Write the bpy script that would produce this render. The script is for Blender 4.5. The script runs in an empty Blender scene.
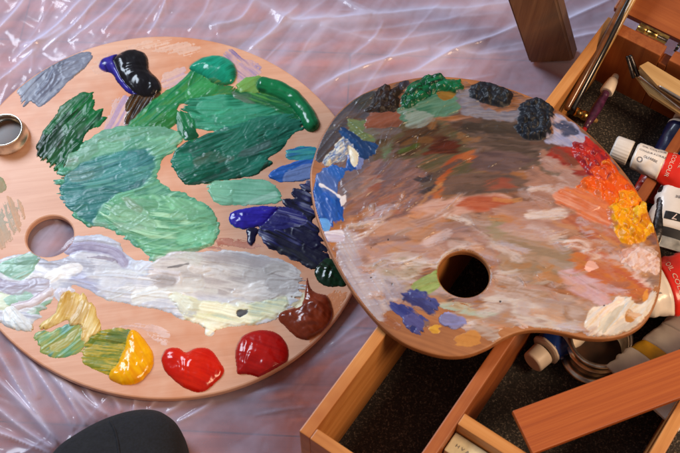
import bpy, bmesh, math, random
import numpy as np
from mathutils import Vector, Matrix

random.seed(4)
C = bpy.context.scene.collection
PITCH = math.radians(30); DIST = 0.75; FPX = 1100.0
cam_p = np.array([0, -DIST*math.sin(PITCH), DIST*math.cos(PITCH)])
fw = np.array([0, math.sin(PITCH), -math.cos(PITCH)]); rt = np.array([1, 0, 0.]); up = np.cross(rt, fw)

def P(px, py, z):
    """the place on the plane at height z that the survey of the photograph gives for a pixel"""
    d = fw + rt*(px-340)/FPX - up*(py-226.5)/FPX
    return cam_p + d*((z-cam_p[2])/d[2])

def proj(X, Y, z):
    dx, dy, dz = X-cam_p[0], Y-cam_p[1], z-cam_p[2]
    w = dx*fw[0]+dy*fw[1]+dz*fw[2]
    return 340+FPX*dx/w, 226.5-FPX*(dx*up[0]+dy*up[1]+dz*up[2])/w

# ------------------------------------------------------------------ noise
TAB = np.random.RandomState(11).rand(256, 256)
def vn(x, y, s=0):
    xi = np.floor(x).astype(int); yi = np.floor(y).astype(int)
    fx = x-xi; fy = y-yi
    fx = fx*fx*fx*(fx*(fx*6-15)+10); fy = fy*fy*fy*(fy*(fy*6-15)+10)
    a = (xi+s*37) & 255; b = (yi+s*91) & 255; a1 = (a+1) & 255; b1 = (b+1) & 255
    return (TAB[a, b]*(1-fx)+TAB[a1, b]*fx)*(1-fy)+(TAB[a, b1]*(1-fx)+TAB[a1, b1]*fx)*fy
def fbm(x, y, s=0, o=3):
    t = 0; a = 1; n = 0
    for k in range(o):
        t = t+a*vn(x*2**k+k*17.3, y*2**k+k*9.1, s+k); n += a; a *= .5
    return t/n
def worley(x, y, s=0):
    xi = np.floor(x).astype(int); yi = np.floor(y).astype(int)
    best = np.full(x.shape, 9.); idr = np.zeros(x.shape)
    for i in (-1, 0, 1):
        for j in (-1, 0, 1):
            cx = xi+i; cy = yi+j
            jx = cx+TAB[(cx+s*13) & 255, (cy+s*7) & 255]; jy = cy+TAB[(cx+s*5+90) & 255, (cy+s*3+40) & 255]
            d = np.hypot(x-jx, y-jy); m = d < best
            best = np.where(m, d, best); idr = np.where(m, TAB[(cx+3) & 255, (cy+77+s) & 255], idr)
    return best, idr
def sstep(a, b, x):
    t = np.clip((x-a)/(b-a), 0, 1); return t*t*(3-2*t)
def lin(c):
    c = np.array(c, float)/255
    return np.where(c <= .04045, c/12.92, ((c+.055)/1.055)**2.4)
def spline(pts, n=6, closed=True):
    p = np.array(pts, float); N = len(p); out = []
    for i in range(N if closed else N-1):
        if closed: a, b, c, d = p[(i-1) % N], p[i], p[(i+1) % N], p[(i+2) % N]
        else: a, b, c, d = p[max(i-1, 0)], p[i], p[i+1], p[min(i+2, N-1)]
        for k in range(n):
            t = k/n
            out.append(.5*((2*b)+(c-a)*t+(2*a-5*b+4*c-d)*t*t+(3*b-a-3*c+d)*t**3))
    if not closed: out.append(p[-1])
    return np.array(out)
def sdf_poly(poly, X, Y):
    d2 = np.full(X.shape, 1e12); ins = np.zeros(X.shape, bool); N = len(poly)
    for i in range(N):
        ax, ay = poly[i]; bx_, by_ = poly[(i+1) % N]
        ex, ey = bx_-ax, by_-ay; L = ex*ex+ey*ey+1e-12
        t = np.clip(((X-ax)*ex+(Y-ay)*ey)/L, 0, 1)
        d2 = np.minimum(d2, (X-ax-t*ex)**2+(Y-ay-t*ey)**2)
        if ay != by_:
            c = ((ay > Y) != (by_ > Y)) & (X < ex*(Y-ay)/(by_-ay)+ax)
            ins ^= c
    d = np.sqrt(d2)
    return np.where(ins, d, -d)

# ------------------------------------------------------------------ materials
def newmat(name):
    m = bpy.data.materials.new(name); m.use_nodes = True
    nt = m.node_tree; b = nt.nodes['Principled BSDF']
    return m, nt, b
def nd(nt, t, **kw):
    n = nt.nodes.new(t)
    for k, v in kw.items():
        if k in n.inputs: n.inputs[k].default_value = v
        else: setattr(n, k, v)
    return n
def ramp(nt, src, stops):
    r = nt.nodes.new('ShaderNodeValToRGB'); e = r.color_ramp.elements
    while len(e) < len(stops): e.new(.5)
    for el, (p, c) in zip(e, stops):
        el.position = p; l = lin(c); el.color = (*l, 1)
    nt.links.new(src, r.inputs[0]); return r
def bump(nt, b, src, st, dist=.001):
    n = nd(nt, 'ShaderNodeBump', Strength=st, Distance=dist); nt.links.new(src, n.inputs['Height']); nt.links.new(n.outputs[0], b.inputs['Normal'])

def paint_mat(name, rough, rv=.12, bst=.25, coat=0.):
    m, nt, b = newmat(name)
    a = nd(nt, 'ShaderNodeAttribute', attribute_name='Col')
    nt.links.new(a.outputs['Color'], b.inputs['Base Color'])
    tc = nd(nt, 'ShaderNodeTexCoord')
    n = nd(nt, 'ShaderNodeTexNoise', Scale=420., Detail=3.); nt.links.new(tc.outputs['Object'], n.inputs['Vector'])
    mr = nd(nt, 'ShaderNodeMapRange'); mr.inputs[3].default_value = rough-rv; mr.inputs[4].default_value = rough+rv
    n2 = nd(nt, 'ShaderNodeTexNoise', Scale=90., Detail=2.); nt.links.new(tc.outputs['Object'], n2.inputs['Vector'])
    nt.links.new(n2.outputs[0], mr.inputs[0]); nt.links.new(mr.outputs[0], b.inputs['Roughness'])
    b.inputs['Coat Weight'].default_value = coat; b.inputs['Coat Roughness'].default_value = .08
    b.inputs['Specular IOR Level'].default_value = .3
    bump(nt, b, n.outputs[0], bst, .0004)
    return m
M = {}
M['gloss'] = paint_mat('wet oil paint', .2, .05, .05, .15)
M['satin'] = paint_mat('oil paint', .33, .12, .14)
M['film_paint'] = paint_mat('smeared oil paint', .3, .13, .45)
M['dry'] = paint_mat('dried oil paint', .5, .12, .5)

def wood_mat(name, cols, sc=(14, 160, 160), rough=.45, bst=.12, stain=None, fine=.5):
    m, nt, b = newmat(name)
    a = nd(nt, 'ShaderNodeAttribute', attribute_name='gr')
    mp = nd(nt, 'ShaderNodeMapping'); mp.inputs['Scale'].default_value = sc
    nt.links.new(a.outputs['Vector'], mp.inputs['Vector'])
    n1 = nd(nt, 'ShaderNodeTexNoise', Scale=1., Detail=5., Roughness=.62, Distortion=.6); nt.links.new(mp.outputs[0], n1.inputs['Vector'])
    mp2 = nd(nt, 'ShaderNodeMapping'); mp2.inputs['Scale'].default_value = (sc[0]*3, sc[1]*7, sc[2]*7); nt.links.new(a.outputs['Vector'], mp2.inputs['Vector'])
    n2 = nd(nt, 'ShaderNodeTexNoise', Scale=1., Detail=3.); nt.links.new(mp2.outputs[0], n2.inputs['Vector'])
    mx = nd(nt, 'ShaderNodeMix'); mx.data_type = 'FLOAT'; mx.inputs[0].default_value = fine*.5
    nt.links.new(n1.outputs[0], mx.inputs[2]); nt.links.new(n2.outputs[0], mx.inputs[3])
    r = ramp(nt, mx.outputs[0], [(.3, cols[0]), (.5, cols[1]), (.7, cols[2])])
    out = r.outputs[0]
    if stain:
        n3 = nd(nt, 'ShaderNodeTexNoise', Scale=14., Detail=4., Roughness=.6); nt.links.new(a.outputs['Vector'], n3.inputs['Vector'])
        r3 = ramp(nt, n3.outputs[0], [(.47, (0, 0, 0)), (.70, (255, 255, 255))])
        ml = nd(nt, 'ShaderNodeMix'); ml.data_type = 'RGBA'; ml.inputs[7].default_value = (*lin(stain), 1)
        nt.links.new(r3.outputs[0], ml.inputs[0]); nt.links.new(out, ml.inputs[6]); out = ml.outputs[2]
    nt.links.new(out, b.inputs['Base Color']); b.inputs['Roughness'].default_value = rough
    bump(nt, b, mx.outputs[0], bst, .0006)
    return m
def plain_mat(name, col, rough=.5, metal=0., nscale=200., var=.15, bst=.1, coat=0., rgh_var=.08):
    m, nt, b = newmat(name); tc = nd(nt, 'ShaderNodeTexCoord')
    n = nd(nt, 'ShaderNodeTexNoise', Scale=nscale, Detail=5.); nt.links.new(tc.outputs['Object'], n.inputs['Vector'])
    c = np.array(col, float)
    r = ramp(nt, n.outputs[0], [(.3, np.clip(c*(1-var), 0, 255)), (.7, np.clip(c*(1+var), 0, 255))])
    nt.links.new(r.outputs[0], b.inputs['Base Color']); b.inputs['Metallic'].default_value = metal
    mr = nd(nt, 'ShaderNodeMapRange'); mr.inputs[3].default_value = max(rough-rgh_var, .03); mr.inputs[4].default_value = rough+rgh_var
    n2 = nd(nt, 'ShaderNodeTexNoise', Scale=nscale*.3, Detail=4.); nt.links.new(tc.outputs['Object'], n2.inputs['Vector'])
    nt.links.new(n2.outputs[0], mr.inputs[0]); nt.links.new(mr.outputs[0], b.inputs['Roughness'])
    b.inputs['Coat Weight'].default_value = coat
    if bst: bump(nt, b, n.outputs[0], bst, .0005)
    return m
M['palette_light'] = wood_mat('pale palette wood', [(196, 142, 112), (210, 158, 128), (219, 172, 144)], (9, 120, 120), .42, .1, stain=(196, 116, 62))
M['palette_old'] = wood_mat('oiled palette wood', [(132, 78, 40), (162, 102, 58), (178, 120, 74)], (9, 120, 120), .5, .18, stain=(118, 70, 40))
M['box_light'] = wood_mat('honey box wood', [(170, 106, 50), (198, 132, 70), (210, 148, 88)], (8, 150, 150), .42, .14, stain=(168, 98, 46))
M['box_red'] = wood_mat('reddish box wood', [(134, 68, 28), (162, 88, 42), (180, 106, 54)], (8, 140, 140), .42, .16, stain=(124, 60, 28))
M['lid'] = wood_mat('lid wood', [(136, 66, 24), (156, 80, 33), (170, 94, 42)], (9, 120, 120), .4, .12)
M['slat'] = wood_mat('cedar slat wood', [(140, 60, 16), (164, 78, 24), (178, 94, 36)], (5, 210, 210), .5, .15, fine=1.1)
M['easel'] = wood_mat('old easel wood', [(74, 48, 33), (114, 78, 54), (136, 100, 72)], (10, 130, 130), .7, .35, stain=(92, 74, 62))
M['spatula'] = wood_mat('tan wood', [(178, 134, 80), (200, 158, 102), (212, 174, 120)], (10, 150, 150), .5, .1)
M['dark_edge'] = wood_mat('dark wood', [(50, 28, 16), (66, 38, 22), (80, 48, 28)], (10, 120, 120), .5, .1)
M['steel'] = plain_mat('worn steel', (214, 208, 200), .3, 1., 120., .2, .12)
M['brass'] = plain_mat('aged brass', (196, 158, 92), .3, 1., 300., .3, .15)
M['dark_metal'] = plain_mat('dark crimped metal', (70, 66, 66), .35, .9, 500., .4, .4)
M['white_plastic'] = plain_mat('white plastic', (218, 210, 202), .4, 0., 80., .05, .03)
M['cream_plastic'] = plain_mat('cream plastic', (226, 208, 190), .45, 0., 80., .06, .03)
M['white_label'] = plain_mat('white tube foil', (226, 216, 206), .32, 0., 60., .08, .06, .2)
M['red_label'] = plain_mat('red tube label', (214, 40, 26), .32, 0., 60., .1, .05, .2)
M['blue_label'] = plain_mat('blue tube label', (24, 52, 120), .25, 0., 60., .15, .05, .3)
M['navy_label'] = plain_mat('navy tube label', (20, 28, 66), .3, 0., 60., .2, .05, .2)
M['yellow_label'] = plain_mat('yellow swatch label', (214, 162, 40), .4, 0., 70., .15, .05)
M['black_print'] = plain_mat('black print', (28, 25, 26), .45, 0., 200., .2, .02)
M['grey_print'] = plain_mat('grey print', (92, 86, 92), .5, 0., 200., .2, .02)
M['white_print'] = plain_mat('white print', (226, 200, 186), .5, 0., 200., .05, .02)
M['black_lacquer'] = plain_mat('black lacquer', (24, 18, 16), .2, 0., 100., .3, .03, .5)
M['brown_lacquer'] = plain_mat('brown lacquer', (104, 62, 30), .2, 0., 100., .3, .03, .5)
M['gold_lacquer'] = plain_mat('golden lacquer', (160, 122, 70), .4, 0., 100., .2, .03, .4)
M['purple'] = plain_mat('purple handle', (74, 34, 62), .3, 0., 300., .3, .1, .2)
M['red_dip'] = plain_mat('red dipped end', (176, 42, 44), .35, 0., 200., .15, .1)
M['cream_card'] = plain_mat('cream card', (218, 206, 172), .7, 0., 300., .04, .08)
M['shoe'] = plain_mat('dark shoe cloth', (12, 13, 20), .9, 0., 700., .45, .9)
M['sole'] = plain_mat('black rubber', (24, 23, 24), .6, 0., 300., .2, .1)
M['bristle'] = plain_mat('brush hair', (120, 92, 54), .6, 0., 700., .5, .5)

def felt_mat():
    m, nt, b = newmat('speckled black lining'); tc = nd(nt, 'ShaderNodeTexCoord')
    v = nd(nt, 'ShaderNodeTexNoise', Scale=800., Detail=2.5, Roughness=.72); nt.links.new(tc.outputs['Object'], v.inputs['Vector'])
    r = ramp(nt, v.outputs[0], [(.3, (31, 28, 27)), (.48, (44, 40, 38)), (.58, (72, 66, 60)), (.69, (146, 134, 120))])
    n2 = nd(nt, 'ShaderNodeTexNoise', Scale=60., Detail=4.); nt.links.new(tc.outputs['Object'], n2.inputs['Vector'])
    mx = nd(nt, 'ShaderNodeMix'); mx.data_type = 'RGBA'; mx.blend_type = 'MULTIPLY'; mx.inputs[0].default_value = .6
    r2 = ramp(nt, n2.outputs[0], [(.3, (150, 150, 150)), (.7, (255, 255, 255))])
    nt.links.new(r.outputs[0], mx.inputs[6]); nt.links.new(r2.outputs[0], mx.inputs[7]); nt.links.new(mx.outputs[2], b.inputs['Base Color'])
    b.inputs['Roughness'].default_value = .75
    bump(nt, b, v.outputs[0], .7, .0008)
    return m
M['felt'] = felt_mat()
def floor_mat():
    m, nt, b = newmat('reddish floor boards'); tc = nd(nt, 'ShaderNodeTexCoord')
    mp = nd(nt, 'ShaderNodeMapping'); mp.inputs['Rotation'].default_value = (0, 0, math.radians(3)); nt.links.new(tc.outputs['Object'], mp.inputs[0])
    br = nd(nt, 'ShaderNodeTexBrick', Scale=1.); br.offset = .5
    br.inputs['Brick Width'].default_value = .5; br.inputs['Row Height'].default_value = .075; br.inputs['Mortar Size'].default_value = .0007
    br.inputs['Mortar Smooth'].default_value = .3; br.inputs['Bias'].default_value = 0
    br.inputs['Color1'].default_value = (*lin((222, 122, 76)), 1); br.inputs['Color2'].default_value = (*lin((204, 106, 66)), 1); br.inputs['Mortar'].default_value = (*lin((150, 82, 54)), 1)
    nt.links.new(mp.outputs[0], br.inputs[0])
    mg = nd(nt, 'ShaderNodeMapping'); mg.inputs['Scale'].default_value = (8, 110, 1); nt.links.new(tc.outputs['Object'], mg.inputs[0])
    n = nd(nt, 'ShaderNodeTexNoise', Scale=1., Detail=5., Distortion=.5); nt.links.new(mg.outputs[0], n.inputs['Vector'])
    r = ramp(nt, n.outputs[0], [(.3, (150, 140, 136)), (.7, (255, 255, 255))])
    mx = nd(nt, 'ShaderNodeMix'); mx.data_type = 'RGBA'; mx.blend_type = 'MULTIPLY'; mx.inputs[0].default_value = .8
    nt.links.new(br.outputs[0], mx.inputs[6]); nt.links.new(r.outputs[0], mx.inputs[7]); nt.links.new(mx.outputs[2], b.inputs['Base Color'])
    b.inputs['Roughness'].default_value = .5
    return m
M['floor'] = floor_mat()
def film_mat():
    m = bpy.data.materials.new('milky plastic film'); m.use_nodes = True; nt = m.node_tree; nt.nodes.clear()
    o = nd(nt, 'ShaderNodeOutputMaterial'); tr = nd(nt, 'ShaderNodeBsdfTransparent'); tr.inputs[0].default_value = (.96, .95, .98, 1)
    df = nd(nt, 'ShaderNodeBsdfDiffuse'); df.inputs[0].default_value = (.75, .74, .96, 1)
    tl = nd(nt, 'ShaderNodeBsdfTranslucent'); tl.inputs[0].default_value = (.75, .74, .96, 1)
    gl = nd(nt, 'ShaderNodeBsdfGlossy'); gl.inputs[0].default_value = (1, 1, 1, 1); gl.inputs['Roughness'].default_value = .13
    tc = nd(nt, 'ShaderNodeTexCoord')
    ns = nd(nt, 'ShaderNodeTexNoise', Scale=22., Detail=4., Roughness=.6); nt.links.new(tc.outputs['Object'], ns.inputs['Vector'])
    lw = nd(nt, 'ShaderNodeLayerWeight'); lw.inputs[0].default_value = .35
    a = nd(nt, 'ShaderNodeMapRange'); a.inputs[1].default_value = .3; a.inputs[2].default_value = .7; a.inputs[3].default_value = .18; a.inputs[4].default_value = .44; nt.links.new(ns.outputs[0], a.inputs[0])
    ad = nd(nt, 'ShaderNodeMath', operation='MULTIPLY_ADD'); ad.inputs[1].default_value = .30; nt.links.new(lw.outputs['Facing'], ad.inputs[0]); nt.links.new(a.outputs[0], ad.inputs[2])
    fo = nd(nt, 'ShaderNodeAttribute', attribute_name='bunch')
    ad2 = nd(nt, 'ShaderNodeMath', operation='MULTIPLY_ADD'); ad2.use_clamp = True; ad2.inputs[1].default_value = .42; nt.links.new(fo.outputs['Fac'], ad2.inputs[0]); nt.links.new(ad.outputs[0], ad2.inputs[2]); ad = ad2
    m0 = nd(nt, 'ShaderNodeMixShader'); m0.inputs[0].default_value = .3; nt.links.new(df.outputs[0], m0.inputs[1]); nt.links.new(tl.outputs[0], m0.inputs[2])
    m1 = nd(nt, 'ShaderNodeMixShader'); nt.links.new(ad.outputs[0], m1.inputs[0]); nt.links.new(tr.outputs[0], m1.inputs[1]); nt.links.new(m0.outputs[0], m1.inputs[2])
    fr = nd(nt, 'ShaderNodeFresnel'); fr.inputs[0].default_value = 1.5
    f2 = nd(nt, 'ShaderNodeMath', operation='MULTIPLY_ADD'); f2.inputs[1].default_value = .5; f2.inputs[2].default_value = .0; nt.links.new(fr.outputs[0], f2.inputs[0])
    m2 = nd(nt, 'ShaderNodeMixShader'); nt.links.new(f2.outputs[0], m2.inputs[0]); nt.links.new(m1.outputs[0], m2.inputs[1]); nt.links.new(gl.outputs[0], m2.inputs[2])
    nt.links.new(m2.outputs[0], o.inputs[0])
    return m
M['film'] = film_mat()

# ------------------------------------------------------------------ object helpers
def thing(name, label, cat, loc=(0, 0, 0), group=None):
    o = bpy.data.objects.new(name, None); C.objects.link(o); o.location = loc; o.empty_display_size = .01
    o['label'] = label; o['category'] = cat
    if group: o['group'] = group
    return o
def root_loc(p):
    v = np.zeros(3)
    while p is not None: v = v+np.array(p.location); p = p.parent
    return v
def mesh_obj(name, verts, faces, mat, parent=None, smooth=False, gr=None, label=None):
    """verts in world coordinates; stored relative to the parent"""
    V = np.array(verts, float)-root_loc(parent)
    me = bpy.data.meshes.new(name); me.from_pydata([tuple(v) for v in V], [], [tuple(f) for f in faces]); me.update()
    if gr is not None:
        at = me.attributes.new('gr', 'FLOAT_VECTOR', 'POINT'); at.data.foreach_set('vector', np.array(gr, np.float32).ravel())
    me.materials.append(M[mat] if isinstance(mat, str) else mat)
    if smooth: me.polygons.foreach_set('use_smooth', [True]*len(me.polygons))
    o = bpy.data.objects.new(name, me); C.objects.link(o); o.parent = parent
    if label: o['label'] = label
    return o
def bm_to(bm):
    bm.verts.ensure_lookup_table(); bm.verts.index_update()
    v = np.array([x.co[:] for x in bm.verts]); f = [[q.index for q in fa.verts] for fa in bm.faces]; bm.free(); return v, f
def slab(name, org, ex, ey, ez, size, mat, parent, bev=.0006, label=None, segs=2):
    """bevelled board: corner at org, unit axes ex, ey, ez, edge lengths size; grain along the longest edge"""
    bm = bmesh.new(); bmesh.ops.create_cube(bm, size=1)
    for v in bm.verts: v.co = Vector(((v.co.x+.5)*size[0], (v.co.y+.5)*size[1], (v.co.z+.5)*size[2]))
    if bev: bmesh.ops.bevel(bm, geom=bm.edges[:], offset=bev, segments=segs, affect='EDGES', profile=.6)
    v, f = bm_to(bm)
    E_ = np.array([ex, ey, ez], float); W = np.array(org)+v@E_
    if np.linalg.det(E_) < 0: f = [q[::-1] for q in f]
    order = list(np.argsort([-s for s in size])); gr = v[:, order]+np.array([random.random()*3 for _ in range(3)])
    return mesh_obj(name, W, f, mat, parent, False, gr, label)
def frame_of(d):
    d = np.array(d, float); d = d/np.linalg.norm(d)
    s = np.cross(d, [0, 0, 1.]); s = s/np.linalg.norm(s); n = np.cross(s, d)
    return d, s, n
def loft(name, p0, p1, secs, mat, parent, nseg=28, label=None, caps=(True, True), squ=2., frame=None, crum=0., knurl=0.):
    """secs: (distance from p0 along p0->p1, half width, half height)"""
    d, s, n = frame or frame_of(np.array(p1)-np.array(p0)); V = []; F = []; gr = []
    for (t, w, h) in secs:
        for k in range(nseg):
            a = 2*math.pi*k/nseg; ca, sa = math.cos(a), math.sin(a)
            if crum: jj = 1+crum*float(fbm(np.array([t*160+p0[0]*70+ca*1.6]), np.array([sa*1.9+p0[1]*50+t*60]), 5, 3)[0]-.5); w_, h_ = w*jj, h*jj
            elif knurl: w_, h_ = w*(1+knurl*math.cos(a*nseg/4)), h*(1+knurl*math.cos(a*nseg/4))
            else: w_, h_ = w, h
            V.append(np.array(p0)+d*t+s*w_*math.copysign(abs(ca)**(2/squ), ca)+n*h_*math.copysign(abs(sa)**(2/squ), sa)); gr.append((t, a*.004, 0))
    for i in range(len(secs)-1):
        for k in range(nseg):
            a = i*nseg+k; b = i*nseg+(k+1) % nseg; F.append((a, b, b+nseg, a+nseg))
    if caps[0]: F.append(tuple(range(nseg))[::-1])
    if caps[1]: F.append(tuple(range((len(secs)-1)*nseg, len(secs)*nseg)))
    F = [tuple(reversed(f)) for f in F]
    o = mesh_obj(name, V, F, mat, parent, True, gr, label)
    o.data.polygons.foreach_set('use_smooth', [len(p.vertices) == 4 for p in o.data.polygons])
    return o
def lathe(name, c, prof, mat, parent, nseg=56, axis=(0, 0, 1), label=None):
    ax = np.array(axis, float); ax /= np.linalg.norm(ax); s = np.cross(ax, [0, 1, 0.3]); s /= np.linalg.norm(s); n = np.cross(ax, s)
    V = []; F = []
    for (r, z) in prof:
        for k in range(nseg):
            a = 2*math.pi*k/nseg; V.append(np.array(c)+ax*z+r*(s*math.cos(a)+n*math.sin(a)))
    for i in range(len(prof)-1):
        for k in range(nseg):
            a = i*nseg+k; b = i*nseg+(k+1) % nseg; F.append((a, b, b+nseg, a+nseg))
    return mesh_obj(name, V, F, mat, parent, True, None, label)
def text_mesh(txt, size):
    cu = bpy.data.curves.new('lettering', 'FONT'); cu.body = txt; cu.size = size; cu.align_x = 'CENTER'; cu.align_y = 'CENTER'; cu.resolution_u = 2
    o = bpy.data.objects.new('lettering', cu); C.objects.link(o); dg = bpy.context.evaluated_depsgraph_get()
    me = bpy.data.meshes.new_from_object(o.evaluated_get(dg))
    v = np.array([x.co[:] for x in me.vertices]); f = [list(p.vertices) for p in me.polygons]
    bpy.data.objects.remove(o); bpy.data.meshes.remove(me); return v, f
# ------------------------------------------------------------------ painted palettes
def poly_area(p): return .5*np.sum(p[:, 0]*np.roll(p[:, 1], -1)-np.roll(p[:, 0], -1)*p[:, 1])
def offset_in(p, d):
    if poly_area(p) < 0: d = -d
    t = np.roll(p, -1, 0)-np.roll(p, 1, 0); t /= np.linalg.norm(t, axis=1)[:, None]+1e-12
    return p+np.stack([-t[:, 1], t[:, 0]], 1)*d
def board(name, outer, hole, zt, th, mat, parent, grain):
    """flat board with a rounded edge and a round thumb hole; outlines in world metres"""
    bm = bmesh.new(); R = .0011; loops = []
    prof = [(R, zt), (R*.3, zt-R*.3), (0, zt-R), (0, zt-th+R), (R*.3, zt-th+R*.3), (R, zt-th)]
    for p, sg in ((outer, 1), (hole, -1)):
        rows = [[bm.verts.new((x, y, z)) for x, y in offset_in(p, i*sg)] for i, z in prof]
        for a, b in zip(rows[:-1], rows[1:]):
            n = len(a)
            for k in range(n): bm.faces.new((a[k], a[(k+1) % n], b[(k+1) % n], b[k]))
        loops.append(rows)
    for ri in (0, -1):
        ed = []
        for rows in loops:
            r = rows[ri]
            for k in range(len(r)): ed.append(bm.edges.get((r[k], r[(k+1) % len(r)])))
        bmesh.ops.triangle_fill(bm, use_beauty=True, use_dissolve=False, edges=ed)
    bmesh.ops.recalc_face_normals(bm, faces=bm.faces[:])
    v, f = bm_to(bm); c, s = math.cos(grain), math.sin(grain)
    gr = np.stack([v[:, 0]*c+v[:, 1]*s, -v[:, 0]*s+v[:, 1]*c, v[:, 2]], 1)+np.array([.37, .21, 0])
    o = mesh_obj(name, v, f, mat, parent, False, gr)
    return o

class Canvas:
    """the painted face of a palette: pigment colour and thickness, laid on stroke by stroke"""
    def __init__(s, outer, hole, z, step, seed):
        s.z = z; s.step = step; lo = outer.min(0); hi = outer.max(0)
        xs = np.arange(lo[0], hi[0], step); ys = np.arange(lo[1], hi[1], step)
        s.X, s.Y = np.meshgrid(xs, ys); s.px, s.py = proj(s.X, s.Y, z)
        s.H = np.zeros(s.X.shape); s.Cc = np.zeros(s.X.shape+(3,)); s.O = np.full(s.X.shape, -1)
        s.inside = (sdf_poly(outer, s.X, s.Y) > .0013) & (sdf_poly(hole, s.X, s.Y) < -.0009)
        s.angle = {}; s.meta = []; s.seed = seed; s.n = 0
    def box(s, lo, hi, m):
        ok = (s.px > lo[0]-m) & (s.px < hi[0]+m) & (s.py > lo[1]-m) & (s.py < hi[1]+m)
        r = np.where(ok.any(1))[0]; c = np.where(ok.any(0))[0]
        if len(r) == 0 or len(c) == 0: return None
        return slice(r[0], r[-1]+1), slice(c[0], c[-1]+1)
    def own(s, label, mat='satin', name='paint_dab'):
        s.meta.append((name, label, mat)); return len(s.meta)-1
    def patch(s, pts, cols, ang=0, h=.5, prof='flat', owner=None, label=None, mat='satin', edge=1.1, rough=1.6, sf=(.016, .4), con=2.4, samp=.34,
              rim=.25, curve=0., dry=0., lump=(.8, 3.), line=False, w=6, op=1., keep=.35, thr=.5, name='paint_dab', freq=.12, only=None, tail=.2):
        s.n += 1; sd_ = s.seed+s.n*3
        if line: path = spline(pts, 8, False); lo, hi = path.min(0)-w, path.max(0)+w
        else: path = spline(pts, 5); lo, hi = path.min(0), path.max(0)
        sl = s.box(lo, hi, 6)
        if sl is None: return
        px, py = s.px[sl], s.py[sl]
        if line:
            d2 = np.full(px.shape, 1e12); U = np.zeros(px.shape); Vv = np.zeros(px.shape); L = 0
            for (ax, ay), (bx_, by_) in zip(path[:-1], path[1:]):
                ex, ey = bx_-ax, by_-ay; ln = math.hypot(ex, ey)+1e-9
                t = np.clip(((px-ax)*ex+(py-ay)*ey)/ln**2, 0, 1)
                dd = (px-ax-t*ex)**2+(py-ay-t*ey)**2; m = dd < d2
                d2 = np.where(m, dd, d2); U = np.where(m, L+t*ln, U); Vv = np.where(m, ((px-ax)*ey-(py-ay)*ex)/ln, Vv); L += ln
            sd = w-np.sqrt(d2)
            u, v = U+s.n*31.7, Vv+s.n*13.37
        else:
            sd = sdf_poly(path, px, py)
            a = math.radians(ang); cx, cy = (lo+hi)/2
            u = (px-cx)*math.cos(a)+(py-cy)*math.sin(a); v = -(px-cx)*math.sin(a)+(py-cy)*math.cos(a)
            v = v+curve*u*u
        wob = 1.6*(fbm(px*.06, py*.06, sd_+5, 2)-.5)
        st = fbm(u*sf[0]+wob*.12, v*sf[1]+wob*.7, sd_, 3)
        fine = fbm(u*.05, v*1.2, sd_+8, 2)
        big = fbm(px*freq*.35, py*freq*.35, sd_+3, 3)
        g0, g1 = np.gradient(sd); gn = np.hypot(g0, g1)+1e-6
        gu = np.ones_like(sd)*.3 if line else np.abs(g1*math.cos(math.radians(ang))-g0*math.sin(math.radians(ang)))/gn
        wide = fbm(u*.012, v*.16, sd_+14, 2)
        sd = sd+rough*2*(fbm(px*.11, py*.11, sd_+1, 3)-.5)*1.1+(rough*(wide-.5)*5.+rough*(st-.5)*1.6)*gu**2*(prof != 'dome')
        m = sstep(-edge/2, edge/2, sd)
        if dry: m = m*sstep(dry-.07, dry+.07, .45*st+.3*fine+.25*fbm(px*.5, py*.5, sd_+2, 2)+.02*np.clip(sd, 0, 8))
        if prof == 'flat' and tail and not line and owner is None and label is not None and h >= .4:
            uN = (u-u[sd > 0].min())/max(np.ptp(u[sd > 0]), 1e-6) if (sd > 0).any() else u*0
            uN = uN if s.n % 2 else 1-uN
            m = m*(1-sstep(-.05, .05, .62*sstep(1-tail, 1.02, uN)-(.55*st+.35*fine+.1*wide)))
        m = m*s.inside[sl]
        if only is not None: m = m*(s.O[sl] == only)
        mixv = np.clip(((.42*st+.1*fine+.48*big)-.5)*con*1.35+.5, 0, .9999)
        lumpid = None
        if prof == 'flat':
            hs = h*(.3+1.3*big)*.85*(.3+.7*sstep(0, 6, sd))+samp*sstep(-1, 4, sd)*(.55*(st-.5)*sstep(.35, .7, fbm(u*.03+7, v*.09, sd_+12, 2))+.3*(fine-.5)+1.5*(1-np.abs(2*fbm(u*.008, v*.13, sd_+15, 2)-1))**9+.5*(fbm(px*.05, py*.05, sd_+16, 2)-.5))+rim*.6*np.exp(-((sd-1.8)/1.4)**2)*(-.5+2.6*fbm(px*.15, py*.15, sd_+6, 2))
        elif prof == 'dome':
            R = max(sd.max(), 1.); R = min(R, w if line else R); t = np.clip(sd/R, 0, 1)
            hs = h*np.sqrt(np.clip(1-(1-t)**2, 0, 1))*(.8+.4*big)+samp*2.6*(fbm(px*.1, py*.1, sd_+9, 3)-.5)*np.clip(sd/5, 0, 1)+samp*.5*(1-np.abs(2*fbm(u*.05, v*.09, sd_+15, 2)-1))**7*np.clip(sd/5, 0, 1)+samp*.5*np.sin(fbm(px*.035, py*.035, sd_+2, 1)*26)*np.clip(sd/8-.2, 0, 1)
        else:
            L1 = lump[1]*1.35; wl, lumpid = worley(px/L1+wob*.3, py/L1+.6*(fbm(px*.3, py*.3, sd_+7, 2)-.5), sd_); w2, _ = worley(px/L1*2.1+wob, py/L1*2.1, sd_+4)
            hs = h*np.clip(sd/5, .15, 1)*(.4+1.2*big)+lump[0]*np.clip(1-wl*wl*1.25, 0, 1)*np.clip(sd/4, .2, 1)*(.5+.9*lumpid)*(.25+1.5*fbm(px*.13, py*.13, sd_+19, 2))+lump[0]*.18*(1-w2)+samp*1.2*(st-.5)
            mixv = np.clip(.55*mixv+.45*lumpid, 0, .9999)
        K = np.array([lin(c) for c in cols]); n = len(K)
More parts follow.
